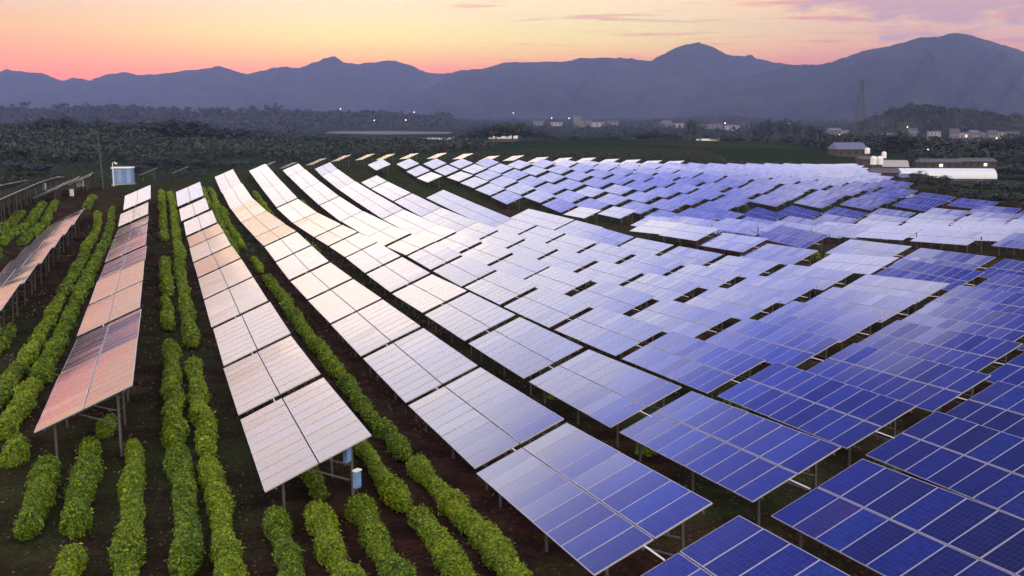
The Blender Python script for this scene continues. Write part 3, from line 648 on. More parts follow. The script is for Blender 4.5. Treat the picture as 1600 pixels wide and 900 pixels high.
# ---------------------------------------------------------------- terrain
CT=np.array(CTRL)
def tps_fit(c,lam):
    n=len(c); P=c[:,:2]/100
    d=np.linalg.norm(P[:,None]-P[None],axis=2); K=np.where(d>0,d*d*np.log(d+1e-12),0)
    A=np.zeros((n+3,n+3)); A[:n,:n]=K+lam*np.eye(n); A[:n,n]=1; A[:n,n+1:]=P; A[n,:n]=1; A[n+1:,:n]=P.T
    return np.linalg.solve(A,np.concatenate([c[:,2],[0,0,0]]))
TW=tps_fit(CT,2e-3)
def tps(q):
    P=CT[:,:2]/100; q=np.asarray(q,float)/100; out=np.empty(len(q))
    for i in range(0,len(q),20000):
        Q=q[i:i+20000]; d2=((Q[:,None]-P[None])**2).sum(2); K=np.where(d2>0,.5*d2*np.log(d2+1e-18),0)
        out[i:i+20000]=K@TW[:len(CT)]+TW[len(CT)]+Q@TW[len(CT)+1:]
    return out
ZFAR=-25.0
def G(X,Y):
    """ground height"""
    X=np.atleast_1d(np.asarray(X,float)); Y=np.atleast_1d(np.asarray(Y,float))
    z=np.full(X.shape,ZFAR); r=np.hypot(X-60,Y-170)
    k=r<640
    if k.any():
        t=tps(np.stack([X[k],Y[k]],1)); t=np.clip(t,-32,-4)
        b=np.clip((r[k]-330)/260,0,1); b=b*b*(3-2*b); z[k]=t*(1-b)+ZFAR*b
    return z
def g1(x,y): return float(G([x],[y])[0])
# camera rays, to carry places measured in the photograph into the scene
_f=Vector((math.sin(CAM['yaw'])*math.cos(CAM['pitch']),math.cos(CAM['yaw'])*math.cos(CAM['pitch']),-math.sin(CAM['pitch'])))
_r=Vector((math.cos(CAM['yaw']),-math.sin(CAM['yaw']),0)); _u=_r.cross(_f)
def ray(u,v): return (_r*(u-800)-_u*(v-450)+_f*CAM['f']).normalized()
def at(u,v,D):
    d=ray(u,v); k=d.x*math.sin(CAM['yaw'])+d.y*math.cos(CAM['yaw']); return d*(D/k)
def on_ground(u,D):
    p=at(u,172,D); return Vector((p.x,p.y,g1(p.x,p.y)))
def ppm(D): return CAM['f']/D          # photograph pixels per metre at depth D
xs=np.concatenate([-np.geomspace(7500,330,24),np.arange(-320,-60,10),np.arange(-60,130,1.6),np.arange(130,420,4),np.geomspace(430,7500,24)])
ys=np.concatenate([-np.geomspace(7500,60,14),np.arange(-50,6,6),np.arange(6,180,1.6),np.arange(180,330,3),np.arange(330,700,10),np.geomspace(710,7500,22)])
XX,YY=np.meshgrid(xs,ys); ZZ=G(XX.ravel(),YY.ravel())
jit=(rng.random(ZZ.shape)-.5)*.10; jit[np.hypot(XX.ravel()-50,YY.ravel()-120)>220]=0
V=np.stack([XX.ravel(),YY.ravel(),ZZ+jit],1); nx=len(xs); ny=len(ys)
ii=(np.arange(ny-1)[:,None]*nx+np.arange(nx-1)[None]).ravel()
gr=link_mesh('ground',np_mesh('ground',V,np.stack([ii,ii+1,ii+nx+1,ii+nx],1),M['ground'],True)); tag(gr,kind='structure')
# ---------------------------------------------------------------- solar tables
TH=CAM['theta']; CTH,STH=math.cos(TH),math.sin(TH); HC=1.75; W=3.35; MP=9.15/9
TILT=Matrix.Rotation(-TH,3,'Y')
def pl(a,b,d=0):          # point of the tilted plane: a across (high side +), b along the row, d above the glass
    return Vector((a*CTH-d*STH,b,HC+a*STH+d*CTH))
def uv_set(me,uvs):
    l=me.uv_layers.new(name='UVMap'); l.data.foreach_set('uv',np.asarray(uvs,np.float32).ravel())
def module_geom(mb,uv,loc,rot,w=1.645,l=1.004):
    """one framed module: aluminium frame with the glass set 3 mm below its rim"""
    x,y=w/2,l/2; fr=.018; t=.04
    def P(p): return rot@Vector(p)+loc
    o=[(-x,-y),(x,-y),(x,y),(-x,y)]; i=[(-x+fr,-y+fr),(x-fr,-y+fr),(x-fr,y-fr),(-x+fr,y-fr)]
    vs=[P((*p,0)) for p in o]+[P((*p,0)) for p in i]+[P((*p,-t)) for p in o]
    fs=[(k,(k+1)%4,4+(k+1)%4,4+k) for k in range(4)]+[(k,8+k,8+(k+1)%4,(k+1)%4) for k in range(4)]
    mb.add(vs,fs,1); uv+= [(0,0)]*32
    mb.add([P((*p,-.003)) for p in i],[(0,1,2,3)],0); uv+=[(0,0),(1,0),(1,1),(0,1)]
    mb.add([P((*p,-t)) for p in o],[(3,2,1,0)],2); uv+=[(0,0)]*4
GM=[M['glass'],M['alu'],M['back']]
def module_mesh():
    mb=MB(); uv=[]; module_geom(mb,uv,Vector((0,0,0)),Matrix.Identity(3)); me=mb.mesh('solar_panel',GM); uv_set(me,uv); return me
MODULE=module_mesh()
def mod_positions(n):
    return [(s*.8425,(j-(n-1)/2)*MP) for s in (-1,1) for j in range(n)]
def jitter(s=.20): return Euler((R(random.gauss(0,s)),R(random.gauss(0,s*1.4)),0)).to_matrix()
def array_mesh(n):
    mb=MB(); uv=[]
    for a,b in mod_positions(n): module_geom(mb,uv,pl(a,b),TILT@jitter())
    me=mb.mesh('panel_array',GM); uv_set(me,uv); return me
ARR={n:[array_mesh(n) for _ in range(4)] for n in (5,9,18)}
def frames_b(n): return {5:[-1.8,1.8],9:[-4.0,0,4.0],18:[-8,-4.8,-1.6,1.6,4.8,8]}[n]
def seg(fn,name,mat):
    mb=MB(); fn(mb); return mb.mesh(name,mat)
AF,AR=-1.12,1.05
def post_front(mb,b): p=pl(AF,b,-.18); mb.bar((p.x,b,-.6),p,.07)
def post_rear(mb,b): p=pl(AR,b,-.18); mb.bar((p.x,b,-.6),p,.08)
def rafter(mb,b): mb.bar(pl(-1.55,b,-.15),pl(1.6,b,-.15),.06,.09)
def brace_long(mb,b):
    p=pl(AR,b); mb.bar((p.x,b+.045,.95),pl(-.35,b+.045,-.19),.045)
def brace_short(mb,b):
    p=pl(AR,b); mb.bar((p.x,b-.045,1.45),pl(.25,b-.045,-.19),.04)
def purlin(mb,a,n): L=n*MP/2; mb.bar(pl(a,-L-.05,-.075),pl(a,L+.05,-.075),.045,.06)
RACK={}
for n in (5,9,18):
    def whole(mb,n=n):
        for b in frames_b(n): post_front(mb,b);post_rear(mb,b);rafter(mb,b);brace_long(mb,b)
        for a in (-1.35,-.35,.35,1.35): purlin(mb,a,n)
    RACK[n]=seg(whole,'rack',M['steel'])
SEG=dict(pf=seg(lambda m:post_front(m,0),'leg',M['steel']),pr=seg(lambda m:post_rear(m,0),'leg',M['steel']),ra=seg(lambda m:rafter(m,0),'rafter',M['steel']),
         bl=seg(lambda m:brace_long(m,0),'brace',M['steel']),bs=seg(lambda m:brace_short(m,0),'brace',M['steel']))
PUR={(n,a):seg(lambda m:purlin(m,a,n),'purlin',M['steel']) for n in (5,9,18) for a in (-1.35,-.35,.35,1.35)}
def conduit(mb,n): L=n*MP/2; mb.cyl(pl(-.28,-L-.95,-.05),pl(-.28,-L+.05,-.05),.022,n=8)
COND={n:seg(lambda m:conduit(m,n),'cable_conduit',M['conduit_white']) for n in (5,9,18)}
# names for the labels
ORD=['','first','second','third','fourth','fifth','sixth','seventh','eighth','ninth','tenth','eleventh','twelfth','thirteenth','fourteenth','fifteenth','sixteenth','seventeenth','eighteenth','nineteenth','twentieth','twenty-first','twenty-second','twenty-third','twenty-fourth','twenty-fifth']
def glow(el,blk,r):
    if blk=='near' and r==1: return 'dusky red'
    if el<5: return 'orange'
    if el<9: return 'peach tinted'
    if el<16: return 'silvery white'
    if el<21: return 'pale lavender'
    if el<25: return 'lavender blue'
    if el<31: return 'light blue'
    return 'deep blue'
rowrank={}
for blk in ('near','far','crest','west'):
    rs=sorted({t[1] for t in TABLES if t[0]==blk})
    for i,r in enumerate(rs): rowrank[(blk,r)]=i+1
pos={}
for blk,r in rowrank:
    ts=sorted([t for t in TABLES if t[0]==blk and t[1]==r],key=lambda t:t[3])
    for i,t in enumerate(ts): pos[id(t)]=(i+1,len(ts))
def which(t):
    k,N=pos[id(t)]
    return 'only one' if N==1 else ('nearest' if k==1 else ('farthest' if k==N else ORD[k]+' from near end'))
def table_label(t):
    blk,r,_,_,_,_,n,_,elv=t; q=rowrank[(blk,r)]
    c=glow(elv,blk,r); size={5:'short ',9:'',18:'double length '}[n]
    if blk=='crest': return '%s solar table behind the far hill crest, %s from the left there'%(c,ORD[q])
    if blk=='west': return 'dark side-on solar table, %s, %s row from left beyond the bushes'%(which(t),ORD[q])
    return '%s %ssolar table, %s, %s row from left, %s field'%(c,size,which(t),ORD[q],blk)
def place_table(t,detail):
    blk,r,x,y,z,s,n,A,elv=t
    roll=0.0                                  # tilt offsets added below steer which sky colour a table reflects
    if blk=='near' and r==1: s+=.032; roll=R(2.5)
    if blk=='near' and r in (2,3) and s>.07: s-=.035
    if blk=='near' and 12<=r<=16 and y>108: s*=.25
    if blk=='near' and r==11 and 80<y<112: s=-.045
    if blk=='far':
        q=min(1,max(0,(121-r)/8)); s=min(s-.022*q,.075 if r<113 else (.05 if y>190 else .025)); roll=R(1.1)*q
    nrm=Vector((0,-math.sin(s),math.cos(s)))
    root=empty('solar_table',Vector((x,y,z))-HC*nrm,(s,roll,0))
    tag(root,table_label(t),'solar table','tilted solar tables standing in rows on the hillside')
    if detail:
        for a,b in mod_positions(n):
            o=link_mesh('solar_panel',MODULE,root); o.location=pl(a,b); o.rotation_euler=(TILT@jitter()).to_euler()
        for b in frames_b(n):
            for k in ('pf','pr','ra','bl','bs'):
                o=link_mesh(SEG[k].name.split('.')[0],SEG[k],root); o.location=(0,b,0)
        for a in (-1.35,-.35,.35,1.35): link_mesh('purlin',PUR[(n,a)],root)
        if pos[id(t)][0]>1: link_mesh('cable_conduit',COND[n],root)
    else:
        link_mesh('panel_array',random.choice(ARR[n]),root)
        link_mesh('rack',RACK[n],root)
        if A>500: link_mesh('cable_conduit',COND[n],root)
    return root
NTHINGS=300; DETAIL_AREA=1250
for i,t in enumerate(TABLES[:NTHINGS]): place_table(t,t[7]>DETAIL_AREA)
# the smallest ones, far off: one object
Vs=[];Fs=[];Ms=[];UV=[];b0=0
for t in TABLES[NTHINGS:]:
    blk,r,x,y,z,s,n,A,elv=t
    nrm=Vector((0,-math.sin(s),math.cos(s))); mt=Matrix.Translation(Vector((x,y,z))-HC*nrm)@Matrix.Rotation(s,4,'X')
    me=random.choice(ARR[n]); rk=RACK[n]
    for m,mo in ((me,0),(rk,3)):
        vs=np.empty(len(m.vertices)*3,np.float32); m.vertices.foreach_get('co',vs); vs=vs.reshape(-1,3)
        Mm=np.array(mt); Vs.append(vs@Mm[:3,:3].T+Mm[:3,3])
        for p in m.polygons: Fs.append(tuple(v+b0 for v in p.vertices)); Ms.append(p.material_index+mo)
        if mo==0:
            u=np.empty(len(m.loops)*2,np.float32); m.uv_layers[0].data.foreach_get('uv',u); UV.append(u)
        else: UV.append(np.zeros(len(m.loops)*2,np.float32))
        b0+=len(vs)
me=bpy.data.meshes.new('solar_tables'); me.from_pydata(np.concatenate(Vs).tolist(),[],Fs)
for m in GM+[M['steel']]: me.materials.append(m)
me.polygons.foreach_set('material_index',Ms); uv_set(me,np.concatenate(UV)); me.update()
tag(link_mesh('solar_tables',me),'farthest small solar tables filling out the ends of the rows','solar tables',kind='stuff')
# ---------------------------------------------------------------- tea hedges
TEX=rng.random((64,64,64)) if False else None
def sm_noise(t,seed,step):
    r=np.random.default_rng(seed); v=r.random(4096); x=t/step; i=np.floor(x).astype(int); f=x-i; f=f*f*(3-2*f)
    return v[i%4096]*(1-f)+v[(i+1)%4096]*f
def leaf_quads(C,N,size,r,ns=.55):
    """rhombic leaves at points C facing roughly along N"""
    n=len(C); N=N/np.linalg.norm(N,axis=1,keepdims=True)+r.normal(0,ns,(n,3)); N/=np.linalg.norm(N,axis=1,keepdims=True)
    t=r.normal(0,1,(n,3)); t-= (t*N).sum(1,keepdims=True)*N; t/=np.linalg.norm(t,axis=1,keepdims=True); b=np.cross(N,t)
    s=(size*(.6+.8*r.random(n)))[:,None]
    fold=N*s*.18
    V=np.stack([C-t*s,C-b*s*.45+fold,C+t*s,C+b*s*.45+fold],1).reshape(-1,3)
    return V,np.arange(4*n).reshape(n,4)
def hedge(x,y0,y1,w=.38,h=.70,seed=0,shade=1.0):
    r=np.random.default_rng(seed+1000); L=y1-y0; ym=(y0+y1)/2
    size=float(np.clip((.050*(ym/30)**.9),.044,.22)); per=float(np.clip(1150*(30/max(ym,22))**1.7,44,1600))
    n=int(per*L*shade)
    y=y0+r.random(n)*L; th=np.arccos(1-2*r.random(n))*1.0-math.pi/2; th=r.uniform(-1.75,1.75,n)
    edge=np.minimum(1,np.minimum(y-y0,y1-y)/.55+.02)**.6
    lump=(.60+.52*sm_noise(y+50,seed+1,.72)+.22*sm_noise(y+50,seed+2,.26))*edge
    big=.86+.28*sm_noise(y+50,seed+5,3.1)
    k=lump*big*(.74+.34*r.random(n)+.32*(r.random(n)>.93)*r.random(n)+.10*sm_noise(y*1.7+th*2+90,seed+3,.3))
    gap=sm_noise(y+50,seed+8,1.3)+.35*sm_noise(y+50,seed+4,.5); kk=(gap>.30)|(r.random(n)<.35); y=y[kk];th=th[kk];k=k[kk];n=len(y)
    off=.22*(sm_noise(y+50,seed+7,2.2)-.5)
    px_=x+off+np.sin(th)*w*k; pz=.18+np.cos(th)*(h-.18)*k
    gz=G(px_,y)
    C=np.stack([px_,y,gz+np.maximum(pz,.04)],1); N=np.stack([np.sin(th),r.normal(0,.3,n),np.cos(th)+.35],1)
    V,F=leaf_quads(C,N,np.full(n,size),r)
    # inner twiggy core that closes the view through the leaves
    m=max(4,int(L/.45)); yy=np.linspace(y0+.1,y1-.1,m); lk=(.60+.52*sm_noise(yy+50,seed+1,.72))*np.maximum(0,np.minimum(1,np.minimum(yy-y0-.1,y1-yy-.1)/.6))**.6*(.86+.28*sm_noise(yy+50,seed+5,3.1))*.70
    of=.22*(sm_noise(yy+50,seed+7,2.2)-.5); a=np.linspace(-1.75,1.75,7)
    X=x+of[:,None]+np.sin(a)[None]*w*lk[:,None]; Z=.15+np.cos(a)[None]*(h-.18)*lk[:,None]; g=G(x+of,yy)
    V2=np.stack([X,np.repeat(yy[:,None],7,1),Z+g[:,None]],2).reshape(-1,3)
    i=(np.arange(m-1)[:,None]*7+np.arange(6)[None]).ravel(); F2=np.stack([i,i+1,i+8,i+7],1)
    return np.concatenate([V,V2]),np.concatenate([F,F2+len(V)])
HEDGES=[ # aisle name, x, y0, y1, words
(7.80,21,33,'nearest length, right hand line beside the bare strip'),(7.70,33.4,47,'second length of the line beside the bare strip'),(7.65,47.3,63,'third length of the line beside the bare strip'),(7.75,63.4,83,'fourth length of the line beside the bare strip'),(7.7,87,95,'thin broken patch in the line beside the bare strip'),(7.5,104,135,'far length of the line right of third row'),(7.6,136,172,'farthest length of the line right of third row'),
(6.45,21,27.4,'nearest length of the inner line below the third row end'),(6.30,27.8,38,'second length of the inner line, below the inverter boxes'),(6.4,100,170,'far inner line between third and fourth panel rows'),
(0.08,24.5,35,'nearest length, left line between second and third rows'),(0.0,35.5,55,'second length, left line between second and third rows'),(-.02,60,71,'third length, left line between second and third rows'),(0.0,72.5,93,'fourth length, left line between second and third rows'),(.1,110,163,'farthest length, left line between second and third rows'),
(1.02,22,34,'nearest length, right line between second and third rows'),(1.05,34.4,51,'second length, right line between second and third rows'),(1.12,55,92,'third length, right line between second and third rows'),(1.35,94,160,'farthest length, right line between second and third rows'),
(-5.65,38,47,'nearest length, right line between first and second rows'),(-5.58,47.4,69,'second length, right line between first and second rows'),(-5.55,70,98,'third length, right line between first and second rows'),(-5.55,99.5,131,'farthest length, right line between first and second rows'),
(-6.75,41,52,'nearest length, left line between first and second rows'),(-6.65,52.6,73,'second length, left line between first and second rows'),(-6.7,74,100,'third length, left line between first and second rows'),(-7.0,101,129,'farthest length, left line between first and second rows'),
(-8.55,55,63.5,'short hedge under the red table at the left edge'),
(-12.4,102,120,'right hand hedge beyond the red table, near half'),(-12.3,121,137,'right hand hedge beyond the red table, far half'),(-13.7,100,118,'middle hedge beyond the red table, near half'),(-13.6,119,136,'middle hedge beyond the red table, far half'),(-12.3,70,86,'left hedge beyond the red table, nearest piece'),(-13.6,84,98,'left hedge beyond the red table, second piece'),(-15.0,106,128,'left hand hedge beyond the red table'),(-8.4,131,147,'hedge strip past the far end of the first panel row'),
(14.55,102,140,'far hedge between fourth and fifth rows, near half'),(14.6,141,172,'far hedge between fourth and fifth rows, far half'),(21.3,128,165,'far hedge between fifth and sixth panel rows'),
(-3.85,28.5,34.6,'short hedge at lower left, below the peach table'),(-2.75,28.2,36.4,'hedge at lower left, second of the short lines'),(-2.75,24.8,27.4,'single round bush at the lower left picture edge'),(-1.35,23.5,36.2,'hedge at lower left, third of the short lines'),(-5.1,34.6,37.2,'small round bush left of the peach table front'),(-2.3,37.0,40.2,'shaded bush under the front of the peach table'),
(2.5,20.5,28.4,'short hedge below the front white table, left one'),(3.7,20.5,28.6,'short hedge below the front white table, middle one'),(4.9,20.5,28.5,'short hedge below the front white table, right one'),(4.05,29.4,36,'shaded hedge under the front white table')]
for i,(x,y0,y1,wd) in enumerate(HEDGES):
    shade=.55 if 'shaded' in wd or 'patch' in wd else 1
    w=.32 if y0<60 else .33
    V,F=hedge(x,y0,y1,w=w*(.85 if shade<1 else 1),h=.60 if shade==1 else .45,seed=i*11,shade=shade)
    nm='tea_bush' if 'bush' in wd else 'tea_hedge'
    o=link_mesh(nm,np_mesh(nm,V,F,M['tea'])); tag(o,'green leafy tea, '+wd,'hedge' if nm=='tea_hedge' else 'bush','tea hedges planted along the aisles')
# bushes showing in the gaps between neighbouring tables
BUSH=[]
for k in range(4):
    r=np.random.default_rng(70+k); n=420
    d=r.normal(0,1,(n,3)); d/=np.linalg.norm(d,axis=1,keepdims=True); d[:,2]=np.abs(d[:,2])*1.0-.15
    C=d*np.array([.42,.60,.62])*(.72+.4*r.random((n,1))); C[:,2]+=.12; C[:,2]=np.maximum(C[:,2],.03)
    V,F=leaf_quads(C,d+np.array([0,0,.3]),np.full(n,.085),r); BUSH.append(np_mesh('tea_bush',V,F,M['tea']))
for t in TABLES[:NTHINGS]:
    blk,r,x,y,z,s,n,A,elv=t
    if blk!='near' or not 4<=r<=12 or y>95 or A<300: continue
    for off,side in ((1.15,'upper'),(-.1,'middle')):
        if random.random()<.15: continue
        yy=y-n*MP/2-.3+random.uniform(-.3,.3); xx=x+off
        o=link_mesh('tea_bush',random.choice(BUSH)); o.location=(xx,yy,g1(xx,yy)-.02); o.rotation_euler=(0,0,random.uniform(0,6)); k=random.uniform(.8,1.25); o.scale=(k,k,k)
        tag(o,'green bush in %s gap before %s table (%s), near field'%(side,ORD[rowrank[(blk,r)]]+' row',which(t).replace('from near end','one')),'bush','tea bushes in the gaps between tables')
# low weeds in the aisles
r=np.random.default_rng(5); n=26000
y=18+r.random(n)**1.7*110; x=-26+r.random(n)*60; keep=(sm_noise(x*3+y*.7+900,1,2.3)+sm_noise(y+400-x,2,1.7))>.86; x=x[keep];y=y[keep]
C=np.stack([x,y,G(x,y)+.06],1); V,F=leaf_quads(C,np.tile([0,0,.6],(len(C),1)),.055*(y/30)**.8,r)
tag(link_mesh('weeds',np_mesh('weeds',V,F,M['weed'])),'scattered low weeds on the red soil','weeds',kind='stuff')
# clods and stones lying on the soil
r=np.random.default_rng(8); n=9000; y=17+r.random(n)**1.5*60; x=-16+r.random(n)*46; s=(.012+.05*r.random(n)**3)*(y/30)**.5; z=G(x,y)
oct_=np.array([(1,0,0),(0,1,0),(-1,0,0),(0,-1,0),(0,0,.8),(0,0,-.6)]); of=np.array([(0,1,4),(1,2,4),(2,3,4),(3,0,4),(1,0,5),(2,1,5),(3,2,5),(0,3,5)])
V=(oct_[None]*(.7+.6*r.random((n,6,1)))*s[:,None,None]+np.stack([x,y,z+s*.4],1)[:,None]).reshape(-1,3); F=(of[None]+6*np.arange(n)[:,None,None]).reshape(-1,3)
M['clod']=simple('dry clods',(.10,.062,.048),.95,var=.35,scale=2.0)
tag(link_mesh('stones',np_mesh('stones',V,F,M['clod'])),'clods and small stones on the red soil','stones',kind='stuff')
# ---------------------------------------------------------------- trees
def crown(seed,ncl,per,leaf,flat=.85,low=.0):
    r=np.random.default_rng(seed); Cs=[];Ns=[]
    for i in range(ncl):
        d=r.normal(0,1,3); d/=np.linalg.norm(d); d[2]=d[2]*flat+low
        c=d*(.40+.42*r.random()); cr=.20+.22*r.random()
        p=r.normal(0,1,(per,3)); p/=np.linalg.norm(p,axis=1,keepdims=True)
        q=c+p*cr*(.65+.45*r.random((per,1)))*np.array([1.15,1.15,.8])
        Cs.append(q);Ns.append(p+np.array([0,0,.5]))
    C=np.concatenate(Cs); N=np.concatenate(Ns)
    return leaf_quads(C,N,np.full(len(C),leaf),r,.30)
CROWNS=[]
for k in range(6):
    V,F=crown(300+k,22,46,.105,.8); CROWNS.append(np_mesh('crown',V,F,M['tree' if k%2 else 'tree_dark']))
TRUNKS=[]
for k in range(3):
    rr=random.Random(k); mb=MB(); top=Vector((rr.uniform(-.08,.08),rr.uniform(-.08,.08),.62))
    mb.cyl((0,0,-.06),(top.x*.5,top.y*.5,.34),.045,.032,7); mb.cyl((top.x*.5,top.y*.5,.34),top,.032,.016,6)
    for j in range(5):
        a=j*1.26+rr.random(); z0=.28+.06*j; b=Vector((top.x*.5+math.cos(a)*.27,top.y*.5+math.sin(a)*.27,z0+.22+.1*rr.random())); mb.cyl((top.x*.5,top.y*.5,z0),b,.018,.007,5)
    TRUNKS.append(mb.mesh('trunk',M['bark']))
def tree(loc,h,w,label,group,name='tree'):
    root=empty(name,loc,(0,0,random.uniform(0,6.28))); root.scale=(h,h,h); k=random.randrange(6)
    link_mesh('trunk',TRUNKS[k%3],root)
    c=link_mesh('crown',CROWNS[k],root); c.location=(0,0,.60); c.scale=(w/h*.55,w/h*.55,.46)
    tag(root,label,'tree',group); return root
def tree_px(u,vtop,vbase,D,wpx,label,group,name='tree'):
    b=at(u,vbase,D); t=at(u,vtop,D); h=t.z-b.z; z=g1(b.x,b.y)
    h=t.z-z if t.z-z>2 else h
    return tree(Vector((b.x,b.y,z)),h,max(wpx/ppm(D),.55*h*.6),label,group,name)
def ordn(i): return ORD[i+1]
SKYS=1.25
SKY=[(18,191,60,455),(52,188,46,450),(78,183,42,430),(101,181,36,425),(126,189,40,440),(155,191,50,445),(181,190,34,440),(206,193,40,450),(231,190,32,430),(252,183,52,425),(284,182,56,420),(306,189,40,430),(331,196,44,440),(362,199,50,450),(394,206,50,455),(430,208,46,460),(470,209,52,465),(512,209,50,470),(556,209,56,470),(600,211,50,480),(645,212,54,480),(683,215,46,485)]
for i,(u,vt,wp,D) in enumerate(SKY):
    tree_px(u,vt-1,vt+26,D,wp*SKYS,'dark leafy tree on the wooded hill skyline, %s from the left there'%ordn(i),'trees along the skyline of the wooded hill','hill_tree')
FR=[(268,243,36,262,258),(284,247,34,268,262),(312,246,40,262,268),(340,252,36,262,262),(372,250,40,262,272),(20,250,60,285,235),(62,254,50,283,240),(205,256,44,275,245),(236,252,40,272,262)]
for i,(u,vt,wp,vb,D) in enumerate(FR):
    tree_px(u,vt,vb,D,wp,'rounded dark tree at the foot of the wooded hill, %s from left'%ordn(sorted(q[0] for q in FR).index(u)),'trees at the foot of the wooded hill','hill_tree')
CL=[(748,199,40,520),(776,191,44,515),(800,188,50,510),(824,192,40,520),(846,203,36,530),(728,207,34,540)]
for i,(u,vt,wp,D) in enumerate(CL):
    tree_px(u,vt,216,D,wp,'big dark tree in the clump at mid picture, %s from its left'%ordn(sorted(q[0] for q in CL).index(u)),'clump of big trees beyond the field','field_tree')
HR=[(870,210,600),(905,209,620),(935,212,610),(957,206,640),(1002,203,600),(1018,199,590),(1042,204,600),(1080,182,760),(1102,207,640),(1126,209,620),(1150,211,600),(1188,204,640),(1236,210,600),(1255,214,590),(1280,208,620),(1185,186,800),(1205,182,800),(1225,184,810),(1246,187,820),(1268,190,800)]
HRo=sorted(q[0] for q in HR)
for i,(u,vt,D) in enumerate(HR):
    tree_px(u,vt,vt+20,D,34 if vt>195 else 26,'dark hedgerow tree beyond the dim green field, %s from the left'%ordn(HRo.index(u)),'hedgerow trees beyond the green field','field_tree')
RT=[(1296,214,34,455),(1330,208,50,465),(1368,207,50,450),(1402,206,56,410),(1440,208,50,400),(1478,212,56,400),(1515,214,52,390),(1552,210,60,380),(1590,203,60,370),(1622,206,60,350)]
for i,(u,vt,wp,D) in enumerate(RT):
    tree_px(u,vt,vt+40,D,wp,'tall dark tree in the belt behind the farm, %s from the left'%ordn(i),'tree belt behind the farm','farm_tree')
RF=[(1432,284,34,222),(1462,287,44,214),(1496,284,46,218),(1530,282,50,216),(1566,279,54,214),(1598,280,54,206),(1516,296,44,196),(1556,298,50,192),(1592,300,50,186),(1480,298,36,204),(1574,258,56,262),(1604,250,60,258),(1430,296,24,214)]
RFo=sorted((q[0],q[1]) for q in RF)
for i,(u,vt,wp,D) in enumerate(RF):
    tree_px(u,vt,vt+30,D,wp,'bushy dark tree in front of the white greenhouse, %s from left'%ordn(RFo.index((u,vt))),'bushy trees between greenhouse and panels','farm_tree')
def woodland(name,label,pts,scale,mat,per=90,ncl=9,leaf=.15,seed=1):
    Vs=[];Fs=[];b=0; rr=np.random.default_rng(seed); base=[crown(900+seed*10+k,ncl,per//ncl,leaf,.7) for k in range(5)]
    for (x,y,z) in pts:
        V,F=base[rr.integers(5)]; sw=.62+.75*float(sm_noise(np.array([x*.8+y*.35+4000]),seed+60,17)[0]*sm_noise(np.array([y*.9-x*.3+4000]),seed+61,21)[0])**.7; s=scale*sw*(.5+.95*rr.random()**1.5); a=rr.random()*6.28
        Rm=np.array([[math.cos(a),-math.sin(a),0],[math.sin(a),math.cos(a),0],[0,0,.9]])
        Vs.append(V@Rm.T*s+np.array([x,y,z+s*.55])); Fs.append(F+b); b+=len(V)
    tag(link_mesh(name,np_mesh(name,np.concatenate(Vs),np.concatenate(Fs),mat)),label,'woodland',kind='stuff')
def scatter(n,u0,u1,D0,D1,seed,cond=None):
    r=np.random.default_rng(seed); out=[]
    for _ in range(n):
        D=D0+(D1-D0)*r.random(); u=u0+(u1-u0)*r.random(); p=at(u,172,D)
        if cond is None or cond(u,D): out.append((p.x,p.y))
    P=np.array(out); z=G(P[:,0],P[:,1]); return np.column_stack([P,z])
woodland('woodland','dark wooded hillside behind the solar field on the left',scatter(1700,-90,760,285,500,11,lambda u,D:D>270+max(0,(u-430))*.35 and not(330<u<420 and D<330)),3.7,M['wood_far'],seed=2)
woodland('tree_belt','dark belt of trees around and behind the farm',scatter(420,1270,1680,320,470,12,lambda u,D:D>400 or u>1425),4.4,M['wood_far'],seed=3)
woodland('hedgerows','dark hedgerows and thickets beyond the green field',scatter(700,690,1330,560,900,13,lambda u,D:(D%150)<85),3.6,M['wood_far'],per=63,leaf=.2,seed=4)
woodland('scrub','low scrub between solar field crest and the green field',scatter(420,690,1300,285,330,14),1.2,M['tree_dark'],per=63,leaf=.2,seed=5)
woodland('roadside_scrub','low scrub and rough grass behind the left panel rows',scatter(520,-60,470,196,285,17,lambda u,D:not(150<u<260 and D<215) and not(u>320 and D<250)),1.15,M['wood_far'],per=63,leaf=.2,seed=9)
woodland('plain_trees','far off trees scattered across the plain',scatter(1300,-50,1650,1000,2400,15,lambda u,D:not(480<u<720 and D<1500)),6.0,M['tree_dark'],per=45,leaf=.26,seed=6)
